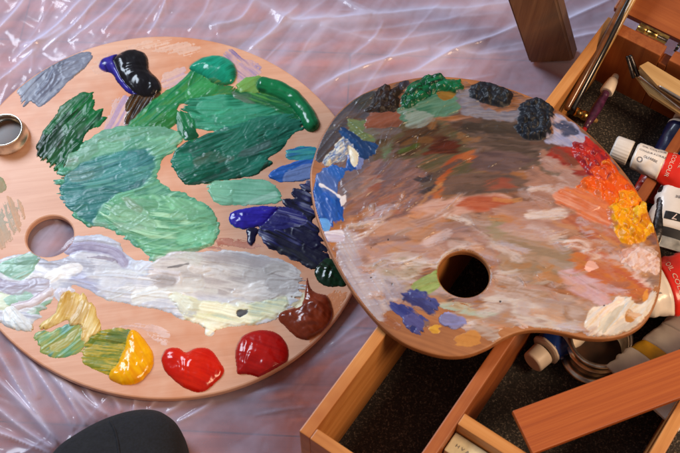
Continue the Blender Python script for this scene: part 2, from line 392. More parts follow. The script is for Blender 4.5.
        if n > 1:
            q = mixv*(n-1); i = q.astype(int); f = (q-i)[..., None]; col = K[i]*(1-f)+K[i+1]*f
        else: col = np.broadcast_to(K[0], px.shape+(3,)).copy()
        col = col*(1+.14*(fine-.5)+.12*(fbm(px*.4, py*.4, sd_+4, 2)-.5))[..., None]
        if label is not None and owner is None: owner = s.own(label, mat, name)
        if owner is not None and only is None and not line: s.angle[owner] = (ang, mat if prof == 'flat' else 'gloss')
        H, Cc, O = s.H[sl], s.Cc[sl], s.O[sl]
        mo = (m*op)[..., None]
        bare = (O < 0) & (sd > -5)
        Cc[:] = np.where(bare[..., None], col, Cc*(1-mo)+col*mo)
        if owner is not None:
            H[:] = np.where(m > .02, H*(1-m)+m*(np.maximum(hs, .08)+keep*H), H); O[m > thr] = owner
        else:
            H[:] = np.where(O >= 0, H+m*op*np.maximum(hs, 0)*.5, H)
        return owner
    def knife(s, count, seed, extra, skip=('gloss',)):
        """short knife and brush marks laid over the broad smears, each inside the smear it starts in"""
        R = random.Random(seed); ny, nx = s.O.shape; done = 0
        for _ in range(count*12):
            if done >= count: break
            i, j = R.randrange(ny), R.randrange(nx); o = s.O[i, j]
            if o < 0 or o not in s.angle or s.angle[o][1] in skip or s.meta[o][0] == 'paint_stain': continue
            done += 1
            ang, _m = s.angle[o]; a = math.radians(ang+R.gauss(0, 14)); x, y = s.px[i, j], s.py[i, j]; L = R.uniform(10, 46); bd = R.uniform(-.12, .12)*L
            c = s.Cc[i, j]; k = (i+R.randint(-40, 40)) % ny, (j+R.randint(-40, 40)) % nx
            e = s.Cc[k] if s.O[k] == o else c
            c1 = (c*.55+e*.45)*R.uniform(.78, 1.28)
            if R.random() < .10: c1 = c1*.65+lin(R.choice(extra))*.35*(c1.mean()/max(lin(extra[0]).mean(), .05))**.5
            sr = np.where(c1 < .0031, c1*12.92, 1.055*np.clip(c1, 1e-6, 1)**(1/2.4)-.055)*255; sr = np.clip(sr, 0, 248)
            s.patch([(x-L*.5*math.cos(a), y-L*.5*math.sin(a)), (x-bd*math.sin(a), y+bd*math.cos(a)), (x+L*.5*math.cos(a), y+L*.5*math.sin(a))], [sr, np.clip(sr*R.uniform(.88, 1.14), 0, 250)],
                    line=True, w=R.uniform(2., 8.), h=R.uniform(.1, .35), samp=R.uniform(.2, .5), rim=R.uniform(0, .5), dry=R.choice((0, 0, .34, .42)), edge=R.uniform(1.2, 4), rough=1.6, keep=.8, owner=o, only=o, op=R.uniform(.5, 1), sf=(.014, .5))
    def smear(s, owner, ang, spread, drag, n=9):
        """drag the pigment of one film along wavering strokes"""
        a = np.radians(ang+spread*2*(fbm(s.px*.012, s.py*.012, s.seed+1, 2)-.5)); ca, sa = np.cos(a), np.sin(a)
        b0 = math.radians(ang); wx = s.px+40*(fbm(s.px*.011, s.py*.011, s.seed+6, 2)-.5); wy = s.py+40*(fbm(s.px*.011, s.py*.011, s.seed+9, 2)-.5)
        st = fbm((wx*math.cos(b0)+wy*math.sin(b0))*.02, (-wx*math.sin(b0)+wy*math.cos(b0))*.45, s.seed+2, 3); sc = s.step*1000*.62
        acc = np.zeros_like(s.Cc); wt = np.zeros(s.O.shape); ny, nx = s.O.shape; jj, ii = np.meshgrid(np.arange(nx), np.arange(ny))
        for k in range(n):
            t = ((k/(n-1)-.5)*1.1+(st-.5)*4.2)*drag/sc
            x = np.clip(np.rint(jj+ca*t).astype(int), 0, nx-1); y = np.clip(np.rint(ii-sa*t).astype(int), 0, ny-1)
            ok = s.O[y, x] == owner; acc += s.Cc[y, x]*ok[..., None]; wt += ok
        m = (s.O == owner) & (wt > 0)
        s.Cc[m] = .3*s.Cc[m]+.7*acc[m]/wt[m][:, None]
    def build(s, parent):
        painted = s.O >= 0
        Hs = np.where(painted, np.maximum(s.H, .06), 0)
        B = Hs.copy(); k = painted.astype(float)
        acc = B*k*2; wt = k*2.
        for dx, dy in ((1, 0), (-1, 0), (0, 1), (0, -1)):
            acc += np.roll(B*k, (dy, dx), (0, 1)); wt += np.roll(k, (dy, dx), (0, 1))
        Hs = np.where(painted, acc/np.maximum(wt, 1), -.14)
        O = s.O; q = np.maximum(np.maximum(O[:-1, :-1], O[1:, :-1]), np.maximum(O[:-1, 1:], O[1:, 1:]))
        ny, nx = O.shape
        for _ in range(6):
            z0 = s.Cc.sum(-1) < 1e-6
            for dx, dy in ((1, 0), (-1, 0), (0, 1), (0, -1)):
                r_ = np.roll(s.Cc, (dy, dx), (0, 1)); s.Cc[z0] = np.maximum(s.Cc[z0], r_[z0])
        for k_ in range(len(s.meta)):
            cells = q == k_
            if cells.any(): q[cells & ~keep_big(cells, 25)] = -2
        for _ in range(14):
            for dx, dy in ((1, 0), (-1, 0), (0, 1), (0, -1)):
                r_ = np.roll(q, (dy, dx), (0, 1)); f_ = (q == -2) & (r_ >= 0); q[f_] = r_[f_]
        for k_, (name, label, mat) in enumerate(s.meta):
            cells = q == k_
            if cells.sum() < 12: continue
            r, c = np.where(cells)
            if len(r) == 0: continue
            quad = np.stack([r*nx+c, r*nx+c+1, (r+1)*nx+c+1, (r+1)*nx+c], 1)
            idx, inv = np.unique(quad.ravel(), return_inverse=True)
            co = np.stack([s.X.ravel()[idx], s.Y.ravel()[idx], s.z+Hs.ravel()[idx]*.001], 1)-root_loc(parent)
            me = bpy.data.meshes.new(name); nf = len(quad)
            me.vertices.add(len(idx)); me.vertices.foreach_set('co', co.astype(np.float32).ravel())
            me.loops.add(nf*4); me.loops.foreach_set('vertex_index', inv.astype(np.int32).ravel())
            me.polygons.add(nf); me.polygons.foreach_set('loop_start', np.arange(0, nf*4, 4, dtype=np.int32)); me.polygons.foreach_set('use_smooth', np.ones(nf, bool))
            me.update(calc_edges=True)
            at = me.attributes.new('Col', 'FLOAT_COLOR', 'POINT')
            cc = np.ones((len(idx), 4), np.float32); cc[:, :3] = np.clip(s.Cc.reshape(-1, 3)[idx], .002, .95); at.data.foreach_set('color', cc.ravel())
            me.materials.append(M[mat]); me.validate()
            o = bpy.data.objects.new(name, me); C.objects.link(o); o.parent = parent
            if label: o['label'] = label

def keep_big(cells, nmin):
    """drop the flecks: union of row runs, small connected pieces removed"""
    par = []; runs = []; prev = []
    def find(i):
        while par[i] != i: par[i] = par[par[i]]; i = par[i]
        return i
    size = []
    for y in np.where(cells.any(1))[0]:
        row = np.concatenate([[0], cells[y].astype(np.int8), [0]]); d = np.diff(row); st = np.where(d == 1)[0]; en = np.where(d == -1)[0]
        cur = []
        for a, b in zip(st, en):
            i = len(par); par.append(i); size.append(b-a); runs.append((y, a, b)); cur.append((y, a, b, i))
            for (py_, pa, pb, pi) in prev:
                if py_ == y-1 and pa < b and pb > a:
                    ri, rj = find(i), find(pi)
                    if ri != rj: par[ri] = rj; size[rj] += size[ri]
        prev = cur
    tot = {}
    for i in range(len(par)): tot[find(i)] = 0
    for i, (y, a, b) in enumerate(runs): tot[find(i)] += b-a
    big = max(tot.values()); out = np.zeros_like(cells)
    for i, (y, a, b) in enumerate(runs):
        if tot[find(i)] >= max(nmin, big*.03): out[y, a:b] = True
    return out

def world_outline(px, z, n=8):
    p = spline(px, n); q = [P(x, y, z) for x, y in p]; return np.array([(a[0], a[1]) for a in q])
def circle(c, r, n=64): return np.array([(c[0]+r*math.cos(2*math.pi*k/n), c[1]+r*math.sin(2*math.pi*k/n)) for k in range(n)])

# ---------------- the large pale palette
ZL = .0095
outL = []
for k in range(40):
    a = 2*math.pi*k/40; outL.append((164.5+206*math.cos(a)*(1 if math.cos(a) > 0 else 1.02), 217.5+181.5*math.sin(a)))
oL = world_outline(outL, ZL, 4)
hcL = P(50, 236, ZL); hL = circle(hcL, .0157)
palL = thing('palette', 'large pale oval palette on the plastic with thick green, white, red and yellow paint', 'palette', (*P(164, 217, 0)[:2], .0045))
board('board', oL, hL, ZL, .005, 'palette_light', palL, math.radians(8))
cv = Canvas(oL, hL, ZL, .00042, 100)
D = cv.patch
# stains
D([(112, 100), (125, 96), (136, 104), (131, 118), (124, 132), (112, 134), (104, 128), (110, 112)], [(186, 156, 172), (206, 168, 156), (168, 140, 170)], 120, h=.05, samp=.04, rim=0, dry=.4, edge=4, label='thin lilac stain', mat='dry', name='paint_stain')
D([(162, 76), (172, 70), (186, 66), (190, 78), (178, 92), (166, 92)], [(180, 150, 170), (206, 168, 154)], -20, h=.05, samp=.04, rim=0, dry=.44, edge=4, label='thin lilac smear beside green', mat='dry', name='paint_stain')
D([(222, 56), (230, 50), (242, 57), (262, 66), (252, 84), (238, 84), (232, 64)], [(158, 134, 166), (196, 158, 154), (124, 106, 150)], 40, h=.05, samp=.05, rim=0, dry=.42, edge=4, label='violet stain near the top edge', mat='dry', name='paint_stain')
D([(-6, 176), (4, 180), (6, 190), (-2, 198), (-8, 190)], [(70, 130, 84), (150, 130, 90)], 60, h=.06, samp=.05, rim=0, dry=.35, label='small faint green stain', mat='dry', name='paint_stain')
for pts, cols, an, dr in [
    ([(-4, 205), (20, 200), (24, 222), (10, 244), (-6, 246)], [(166, 158, 140), (196, 150, 116)], 70, .5),     ([(222, 236), (248, 240), (262, 248), (230, 250), (206, 250)], [(176, 106, 84), (206, 150, 130)], 8, .5), ([(108, 330), (140, 322), (170, 332), (164, 346), (140, 330)], [(222, 190, 180), (206, 166, 152)], 12, .47),  ([(94, 60), (150, 40), (200, 46), (196, 58), (140, 52), (100, 74)], [(216, 176, 154), (206, 162, 140)], -14, .5),
    ([(320, 300), (346, 290), (340, 316), (318, 340), (310, 344)], [(204, 132, 88), (196, 124, 84)], -50, .45)]:
    D(pts, cols, an, h=.03, samp=.02, rim=0, dry=dr, edge=3, label='faint rubbed stain on the wood', mat='dry', name='paint_stain')
# grey-blue dab
D([(17, 93.5), (24, 80), (40, 64), (61, 54), (82, 52.5), (91, 56.5), (85, 67), (63.5, 85.6), (50, 101.5), (40, 107), (32, 101.5), (24, 105.5)], [(98, 104, 126), (130, 136, 152), (112, 118, 138), (152, 156, 170)], -40, h=.5, samp=.3, rim=.35, curve=-.003, label='grey-blue brushed dab', sf=(.02, .45))
# ultramarine and black tube squeeze
D([(132, 95), (159, 93), (156, 104), (143, 115), (130, 126), (123, 130), (128, 112)], [(28, 22, 22), (52, 38, 28), (84, 60, 34), (34, 28, 28)], 120, h=.6, samp=1.1, dry=.26, tail=0, rough=3., label='brown-black scraped paint', mat='gloss')
D([(99, 66), (103, 59), (116.5, 55), (126, 62), (128, 80), (137.7, 94), (129, 93.5), (119, 84), (112, 74), (103, 71)], [(36, 28, 120), (52, 44, 150), (28, 22, 92)], 60, h=3.4, prof='dome', label='ultramarine squeeze of paint', mat='gloss', samp=.2, rough=.8)
D([(113, 62), (119, 55), (129, 50), (140, 51), (147, 58), (149, 70), (158, 80), (161, 90), (152, 97), (136, 95), (127, 87), (121, 79), (117, 70)], [(15, 15, 21), (24, 24, 32)], 60, h=5.5, prof='dome', label='glossy black squeeze of paint', mat='gloss', samp=.35, rough=.9, keep=.2)
# dark green crust
D([(54, 117), (63.5, 104), (79.5, 93.5), (94, 92), (91, 101.5), (108.6, 114.7), (100.6, 128), (87, 133), (84, 145), (76, 152), (66, 162), (60, 176), (52, 170), (43, 163), (37, 149), (40, 140), (46, 128)], [(3, 44, 24), (8, 80, 44), (4, 56, 30), (22, 108, 58)], -48, h=.7, samp=.75, con=3.2, rim=.4, sf=(.03, .4), label='dark green brushed dab with a torn edge', rough=3.)
# mid green smear and its squeeze
D([(126, 128), (136, 116), (150, 104), (167, 91), (184.5, 78), (196, 70), (212, 84), (233, 86), (237, 95), (202, 99), (180, 105), (177, 119), (168, 129), (150, 130), (136, 130)], [(10, 100, 60), (16, 126, 74), (54, 126, 48), (20, 112, 78)], -40, h=.55, samp=.35, label='green brushed smear', sf=(.02, .5))
D([(190, 67), (201.6, 58.7), (219, 56), (233, 63), (236.5, 73), (231, 84), (216, 85), (201.6, 75), (193, 72)], [(12, 124, 98), (20, 148, 120), (10, 104, 80)], -30, h=5.2, prof='dome', label='bright blue-green squeeze of paint', mat='gloss', samp=.3, rough=.8)
D([(206, 78), (222, 84), (240, 84), (244, 92), (226, 97), (206, 95), (198, 88)], [(70, 110, 44), (28, 110, 66), (110, 130, 60)], -10, h=.4, op=.7, samp=.3)
# light green big swirl (base)
D([(60, 172), (66, 160), (76, 152), (85, 142), (97, 133), (114, 128), (140, 127), (170, 128), (181, 134), (177, 150), (166, 156), (158, 166), (160, 180), (172, 190), (190, 196), (208, 206), (219, 222), (216, 238), (206, 248), (185, 255), (165, 259), (152, 264), (143, 252), (128, 242), (115, 230), (100, 226), (84, 224), (72, 212), (61, 197), (54, 185)], [(78, 146, 118), (108, 172, 140), (62, 130, 106), (136, 192, 160)], -15, h=.9, samp=.5, rim=.5, curve=.002, label='large pale green swirl of thick paint', sf=(.02, .38), rough=2.2)
D([(58, 170), (64, 160), (72, 156), (66, 176), (62, 192), (72, 210), (86, 222), (110, 228), (130, 243), (112, 238), (84, 228), (68, 212), (57, 194)], [(40, 120, 84), (74, 150, 120), (120, 190, 165)], 55, h=.6, prof='lump', lump=(.45, 2.6), op=.85, rough=1.6)
D([(62, 197), (66, 177), (83, 163), (120.6, 153), (149, 151), (152, 169), (141, 187), (115, 196), (98, 212), (94, 226), (77.5, 216)], [(46, 114, 114), (64, 132, 132), (40, 104, 108), (82, 148, 140)], -14, h=.4, samp=.4, edge=5, label='blue-green brushed layer', curve=.002, sf=(.018, .42))
D([(90, 140), (112, 131), (150, 130), (178, 136), (172, 150), (140, 146), (110, 150), (88, 156)], [(112, 172, 142), (88, 152, 124), (138, 192, 162)], -10, h=.3, samp=.4, op=.9, sf=(.018, .42))
D([(98, 210), (115, 200), (149, 195), (180, 199), (206, 207), (217, 222), (214, 240), (200, 249), (180, 254), (165, 257), (150, 258), (136, 241), (118, 229)], [(92, 164, 126), (128, 192, 150), (80, 146, 112), (158, 208, 170)], 8, h=.7, samp=.5, rim=.5, edge=3, label='mint green folded stroke', curve=.004, sf=(.02, .4))
D([(205, 232), (216, 226), (213, 242), (196, 251), (176, 255), (158, 262), (150, 259), (166, 254), (190, 247)], [(60, 150, 104), (100, 180, 140), (180, 226, 196)], 20, h=.5, prof='lump', lump=(.5, 3.4), op=.7)
# teal strokes upper right
D([(177, 107.5), (201.6, 97.5), (242, 94.6), (270.5, 96), (290.6, 103), (298, 114), (265, 128), (222, 131), (187, 127)], [(8, 96, 66), (34, 128, 98), (64, 150, 122), (10, 106, 70)], -6, h=.6, samp=.4, rim=.4, curve=.0018, label='teal green brushed stroke', sf=(.016, .5))
D([(232, 92), (250, 92), (272, 94), (288, 101), (298, 113), (306, 122), (292, 122), (268, 108), (244, 102)], [(20, 106, 60), (12, 86, 50), (70, 136, 66)], 20, h=.5, samp=.4, edge=4, label='green smear merging the teal stroke with the ribbon')
D([(236, 87.4), (242, 80), (256, 76), (266, 82), (260, 91.7), (245, 93)], [(34, 132, 74), (110, 156, 76), (50, 146, 92)], -30, h=1.2, samp=.5, label='leaf green dab', rim=.5)
D([(171.5, 157), (181.6, 145), (201.6, 136), (245, 122), (276, 115), (299, 117), (307, 127.6), (293, 134), (282, 149), (269, 158), (268, 166), (256, 174.5), (230, 179), (210, 183), (184, 185), (174, 173), (169, 163)], [(4, 62, 48), (12, 92, 74), (6, 76, 60), (40, 122, 102), (5, 50, 30)], -22, h=.8, samp=.55, rim=.5, label='dark teal wide brushed stroke', sf=(.014, .42))
D([(180, 112), (192, 118), (196, 132), (190, 142), (180, 136), (176, 124)], [(10, 84, 54), (30, 118, 70)], 60, h=.4, samp=.4, edge=4, label='deep green bridge between strokes')
D([(183, 131), (194, 128), (197, 137), (187, 141)], [(14, 70, 46), (24, 98, 66)], 0, h=1.2, prof='dome', label='small dark green lump', mat='gloss')
D([(176, 178), (186, 182), (214, 181), (244, 174), (262, 166), (270, 158), (268, 168), (254, 177), (226, 182), (196, 187), (178, 186)], [(12, 36, 30), (26, 54, 38), (40, 60, 40)], -12, h=.4, op=.85, samp=.3)  # shadow edge painted in dark colour along the teal stroke's lower side
D([(264, 86), (279, 90), (293.5, 98.5), (305, 112), (311, 124)], [(8, 92, 54), (14, 116, 70), (10, 76, 46)], 0, h=5.2, prof='dome', line=True, w=8.0, label='dark green squeezed ribbon of paint', mat='gloss', samp=.25, rough=.7)
# mint dab, blue dabs
D([(207, 184), (233, 180), (265, 180), (280.5, 190), (280.5, 202), (256, 205), (221.7, 205), (209, 195)], [(88, 156, 126), (112, 176, 144), (130, 190, 160)], 3, h=.5, samp=.35, rim=.4, label='small mint dab', sf=(.02, .5))
D([(267.6, 177), (279, 167), (299, 160), (316, 156), (320, 177), (285, 181)], [(20, 66, 142), (40, 92, 172), (26, 76, 152)], -15, h=.6, samp=.4, rim=.4, label='cobalt blue dab', sf=(.02, .5))
D([(286, 151), (308, 146), (320, 150), (314, 158.7), (288, 159)], [(36, 124, 150), (60, 150, 146), (26, 96, 146)], -10, h=.5, samp=.4, label='turquoise dab')
# navy / ultramarine
D([(274, 212), (285, 203), (299, 188), (310.6, 185), (316, 226), (328, 255), (333, 271), (318, 270), (305, 267), (294, 261), (279, 252), (264, 244), (257, 228)], [(12, 12, 36), (18, 18, 52), (9, 9, 24), (34, 36, 92), (110, 114, 140)], 25, h=.5, samp=.7, dry=.3, label='navy and black scraped paint', rough=2.8, sf=(.03, .4))
D([(250, 209), (279, 206), (300, 212), (308, 222), (286, 228), (262, 229)], [(40, 40, 110), (30, 28, 104), (120, 122, 160), (22, 20, 60)], 14, h=.4, samp=.4, dry=.3, label='blue-violet scraped stroke')
D([(229, 220), (233, 212), (250, 207.5), (276, 207), (276, 212), (264, 224), (247.5, 229), (236, 227.5)], [(34, 24, 138), (50, 40, 164), (26, 18, 108)], 0, h=2., prof='dome', samp=.5, label='bright ultramarine dab', mat='gloss')
D([(246, 230), (257.6, 230), (253, 246), (248, 243)], [(14, 14, 40), (26, 26, 64)], 90, h=1., label='small navy drip', mat='gloss', prof='dome')
# broad white and grey
D([(-12, 266), (0, 259), (20, 255), (34, 251), (45, 260), (62, 259), (72, 248), (76, 236), (100, 235), (115, 240), (122, 250), (130, 257), (147, 262), (155, 263), (162, 257), (178, 252), (200, 253), (220, 251), (240, 252), (262, 255), (285, 262), (300, 274), (308, 288), (300, 300), (285, 311), (272, 318), (262, 323), (250, 325), (235, 326), (222, 328), (210, 336), (203, 328), (195, 322), (180, 318), (168, 312), (150, 308), (125, 303), (105, 298), (90, 291), (75, 286), (65, 292), (52, 302), (42, 316), (25, 328), (2, 324), (-12, 312)], [(178, 184, 202), (212, 216, 224), (196, 200, 214), (228, 230, 234)], 6, h=.9, samp=.5, rim=.6, label='broad band of thick white and grey paint', rough=2.2, sf=(.016, .36), dry=0)
D([(74, 246), (80, 237), (100, 236), (115, 241), (123, 251), (134, 258), (150, 262), (158, 270), (140, 276), (120, 262), (98, 250), (80, 254)], [(176, 192, 220), (200, 210, 226), (160, 172, 208)], 12, h=.4, prof='lump', lump=(.35, 2.4), op=.8)
D([(62, 262), (76, 268), (92, 282), (104, 296), (88, 290), (74, 282), (62, 276)], [(160, 164, 206), (184, 186, 214)], 40, h=.3, edge=9, op=.6, samp=.4)
D([(68, 250), (82, 247), (100, 248), (116, 253), (124, 262)], [(150, 146, 178), (170, 166, 192), (134, 128, 160)], 0, h=.6, samp=.5, line=True, w=5.5, edge=4, label='lavender grey stroke', sf=(.012, .6))
D([(88, 258), (104, 258), (116, 262)], [(120, 108, 132), (150, 140, 158)], 0, h=.3, line=True, w=1.8, op=.8)
D([(150, 264), (166, 256), (185, 253), (220, 251), (240, 252), (264, 256), (286, 262), (302, 277), (292, 293), (268, 300), (240, 300), (210, 296), (185, 294), (160, 290), (148, 278)], [(172, 164, 164), (196, 190, 186), (212, 208, 204), (184, 176, 174)], 10, h=.5, samp=.35, rim=.1, edge=14, label='warm grey brushed layer', curve=-.0012, sf=(.012, .4))
D([(168, 268), (180, 266), (188, 264)], [(70, 66, 70), (110, 104, 104)], 0, h=.1, line=True, w=1.2, op=.8)
D([(170, 292), (200, 300), (240, 304), (268, 300), (282, 296), (290, 302), (282, 312), (266, 320), (250, 325), (232, 325), (216, 332), (206, 334), (198, 324), (182, 316)], [(196, 210, 190), (226, 226, 184), (236, 236, 212), (214, 220, 206)], 12, h=.9, samp=.5, rim=.7, edge=4, label='cream impasto along the lower edge', rough=2.6, sf=(.02, .36))
D([(262, 286), (276, 282), (286, 288), (280, 298), (268, 296)], [(164, 146, 144), (184, 168, 164)], -10, h=.3, edge=6, op=.6)
D([(236, 313), (244, 310), (248, 314), (240, 318)], [(60, 62, 68), (110, 112, 116)], 0, h=.5, label='tiny dark fleck')
D([(-6, 268), (14, 258), (36, 254), (40, 262), (30, 276), (18, 281), (2, 274)], [(124, 172, 156), (150, 192, 176), (184, 210, 200)], -22, h=.7, samp=.6, label='pale sea-green stroke', rim=.6, sf=(.02, .5))
D([(-8, 276), (12, 282), (34, 278), (50, 282), (46, 292), (24, 296), (4, 292)], [(150, 148, 172), (178, 176, 196), (196, 196, 210)], -4, h=.6, samp=.6, label='lilac grey ridged stroke', rim=.5, sf=(.02, .5))
D([(-10, 292), (8, 294), (20, 300), (10, 310), (-8, 308)], [(196, 212, 182), (216, 226, 204)], -10, h=.5, samp=.4, label='pale yellow-green dab')
D([(8, 298), (24, 292), (34, 300), (22, 306), (10, 306)], [(140, 186, 170), (170, 206, 190)], -14, h=.5, samp=.4, op=.9)
D([(14, 308), (34, 302), (50, 292)], [(186, 172, 184), (206, 196, 204), (220, 214, 220)], 0, h=1.3, prof='dome', samp=.3, line=True, w=4.0, label='pinkish white ridge')
D([(30, 312), (44, 302), (56, 298), (54, 308), (42, 316)], [(116, 164, 136), (150, 186, 160)], -30, h=.4, op=.9, samp=.4)
D([(2, 318), (12, 308), (22, 314), (32, 326), (22, 330), (8, 328)], [(196, 208, 218), (222, 228, 232), (170, 186, 196)], 50, h=1.8, samp=.8, label='white knife-edge peak of paint', rim=.8)
D([(54, 292), (66, 286), (76, 290), (70, 302), (60, 304)], [(208, 206, 222), (226, 224, 230)], 70, h=1.2, prof='lump', lump=(.8, 4.), label='white lump of paint')
cv.knife(190, 5, [(226, 228, 232), (190, 186, 206), (200, 214, 200)])
# yellow group
D([(36, 333), (53, 331), (67, 324), (81, 326), (86, 342), (76, 354), (58, 358), (46, 354.5), (37, 345)], [(92, 148, 134), (108, 156, 108), (152, 160, 84), (86, 138, 124)], -35, h=.6, samp=.5, rim=.4, label='sea green and olive mixed dab', sf=(.02, .4))
D([(69, 290.6), (83, 296), (92, 306), (100.6, 322), (100, 333), (90, 347), (83, 342), (82, 328), (67, 322), (52, 327), (38, 332), (39, 325), (54, 315), (59, 302)], [(198, 158, 78), (216, 186, 112), (226, 204, 144), (206, 170, 92)], -62, h=1.6, samp=.6, rim=.7, label='pale yellow folded stroke', curve=.006, sf=(.02, .36))
D([(50, 345), (62, 340), (74, 330), (80, 328), (72, 342), (60, 350)], [(178, 164, 84), (150, 160, 96)], -40, h=.6, samp=.5, label='olive yellow ridge')
D([(80, 352), (92, 338), (105, 329.6), (133, 331), (130, 345), (121, 362), (114, 375), (99, 371), (84, 364)], [(150, 146, 46), (92, 118, 46), (186, 164, 56), (124, 132, 44)], 6, h=.45, samp=.5, label='yellow-green scraped smear', sf=(.02, .6), dry=.22)
D([(108, 333), (130, 333), (126, 343), (106, 341)], [(58, 94, 52), (110, 126, 54)], 3, h=.2, op=.7, samp=.3, sf=(.012, .8))
D([(131, 330), (143, 338), (152.5, 354), (151, 369), (140, 381), (126, 385), (111, 380), (110, 372), (118, 364), (124, 350)], [(234, 160, 4), (242, 178, 10), (226, 148, 4)], 60, h=4.6, prof='dome', samp=.5, label='golden yellow squeeze of paint', mat='gloss', rough=.9)
cv.knife(40, 9, [(210, 214, 200)])
# reds and brown
D([(161.5, 359), (166, 350), (177, 348), (186, 353), (197, 348), (209.5, 349.6), (219, 361), (224, 371), (216, 382), (204, 391), (191, 390.5), (175.5, 381), (164.6, 369)], [(190, 22, 8), (204, 34, 12)], 20, h=4.4, prof='dome', samp=.3, label='scarlet heart-shaped squeeze of paint', mat='gloss', rough=.7)
D([(236, 353), (241, 339), (254, 331.5), (269, 331), (281, 337), (288, 350), (286, 365), (276, 375), (262, 377.5), (250, 374.5), (238, 374), (237, 366)], [(148, 11, 12), (166, 20, 16)], 20, h=4.4, prof='dome', samp=.4, label='round crimson squeeze of paint', mat='gloss', rough=.6)
D([(279, 318.7), (283.6, 311), (296, 307), (304, 296), (307, 277), (312, 291), (327, 297), (333, 312), (327, 326.5), (314.5, 337), (300, 339), (289, 330)], [(118, 44, 22), (134, 54, 30), (106, 36, 18)], 40, h=4.6, prof='dome', samp=.5, label='red-brown squeeze of paint with a pulled tip', mat='gloss', rough=.9)
D([(292, 306), (300, 298), (305, 292), (303, 304), (296, 309)], [(200, 186, 150), (222, 216, 186)], -50, h=.5, label='cream trace across brown paint')
D([(314.5, 272), (321, 262), (333, 259), (346, 283), (330, 287), (319, 283)], [(8, 30, 20), (12, 46, 28), (16, 18, 16)], 40, h=2., prof='dome', samp=.5, label='green-black dab at the rim', mat='gloss')
cv.build(palL)
# ---------------- the used kidney-shaped palette resting on the box
ZR = .0855
outR = [(310, 176), (314, 156), (322, 135), (337, 113), (358, 96), (385, 84.5), (420, 77), (450, 76.5), (490, 82.5), (530, 96), (560, 111), (590, 134), (615, 160), (636, 188), (651, 217), (660, 246), (662, 272), (658, 298), (647, 320), (630, 333), (608, 338.5), (585, 338), (562, 333), (543, 330), (524, 331), (506, 337), (487, 348), (466, 355.5), (444, 356), (420, 350), (399, 340), (378, 323), (358, 299), (340, 271), (325, 241), (314, 208)]
oR = world_outline(outR, ZR, 6)
hcR = P(464, 274, ZR); hR = circle(hcR, .0149)
palR = thing('palette', 'smaller brown palette resting across the open box, smeared with muddy paint and crusted lumps', 'palette', (*P(487, 215, ZR)[:2], ZR-.005))
board('board', oR, hR, ZR, .005, 'palette_old', palR, math.radians(-20))
cv = Canvas(oR, hR, ZR, .00038, 500)
D = cv.patch
F_ = cv.own('thin muddy film of dried paint', 'film_paint', 'paint_film')
def W(pts, cols, ang=0, **k):
    a = dict(owner=F_, h=.2, samp=.42, rim=.12, sf=(.014, .42), rough=3., edge=2.6, keep=.8, con=2.2); a.update(k); D(pts, cols, ang, **a)
mauve = [(116, 86, 78), (176, 118, 72), (138, 106, 100), (190, 144, 122), (178, 114, 66), (106, 82, 72)]
W([(322, 160), (330, 128), (352, 100), (388, 86), (425, 80), (470, 84), (528, 98), (560, 114), (590, 137), (614, 163), (634, 190), (648, 218), (657, 246), (659, 272), (655, 297), (645, 317), (628, 330), (606, 335), (585, 334), (560, 329), (535, 325), (508, 326), (486, 318), (470, 306), (440, 302), (410, 300), (392, 305), (377, 315), (358, 296), (342, 268), (332, 240), (324, 205)], mauve, -8, con=3.2, sf=(.014, .2), thr=.4)
W([(450, 315), (475, 308), (500, 322), (490, 340), (474, 333), (455, 325)], [(190, 150, 118), (176, 134, 110)], 10, dry=.35, op=.8)
W([(335, 235), (380, 200), (440, 200), (436, 262), (410, 275), (370, 270), (352, 258)], [(192, 138, 112), (206, 158, 134), (184, 150, 148), (200, 146, 108)], 35, sf=(.03, .2), curve=.01)
W([(318, 205), (340, 200), (345, 240), (340, 255), (328, 240)], [(182, 112, 58), (196, 130, 76)], 60, op=.9, dry=.3)
RS = random.Random(21)
def zone_angle(x, y):
    if x < 440: return -38+50*max(0, (y-190)/110) if y < 300 else 30
    if y < 215: return 4+14*(x-440)/200
    return 12+16*(x-440)/200
EX = [(196, 134, 74), (184, 118, 62), (222, 208, 204), (122, 98, 98), (186, 108, 76), (204, 172, 160), (96, 80, 62), (110, 106, 84), (150, 128, 136)]
def scumble(count, wmax, qmax, opmin):
    for k in range(count):
        x, y = RS.uniform(322, 652), RS.uniform(98, 332)
        i = int(np.argmin((cv.px[:, cv.px.shape[1]//2]*0+cv.py[:, cv.px.shape[1]//2]-y)**2)); j = int(np.argmin((cv.px[i]-x)**2))
        if cv.O[i, j] != F_: continue
        base = cv.Cc[i, j]; e = lin(EX[RS.choice((0, 1, 2, 2, 4, 5, 8) if y > 205 else (0, 1, 3, 6, 7, 6, 4, 3, 8))]); q = RS.uniform(.1, qmax); c1 = base*(1-q)+e*q
        c1 = c1*RS.uniform(.72, 1.22); sr = np.clip(np.where(c1 < .0031, c1*12.92, 1.055*np.clip(c1, 1e-6, 1)**(1/2.4)-.055), 0, 1)*255
        a = math.radians(zone_angle(x, y)+RS.gauss(0, 16)); L = RS.uniform(10, 38); bend = RS.uniform(-5, 5)
        W([(x, y), (x+L*.5*math.cos(a)-bend*math.sin(a), y+L*.5*math.sin(a)+bend*math.cos(a)), (x+L*math.cos(a), y+L*math.sin(a))], [sr, sr*RS.uniform(.85, 1.12)], 0, line=True, w=RS.uniform(1.4, wmax), h=.12, samp=.55, dry=RS.uniform(.34, .48), edge=1.3, rough=1.5, op=RS.uniform(opmin, 1), sf=(.02, .7))
scumble(300, 6., .75, .6)
cv.smear(F_, -8, 20, .7, 5)
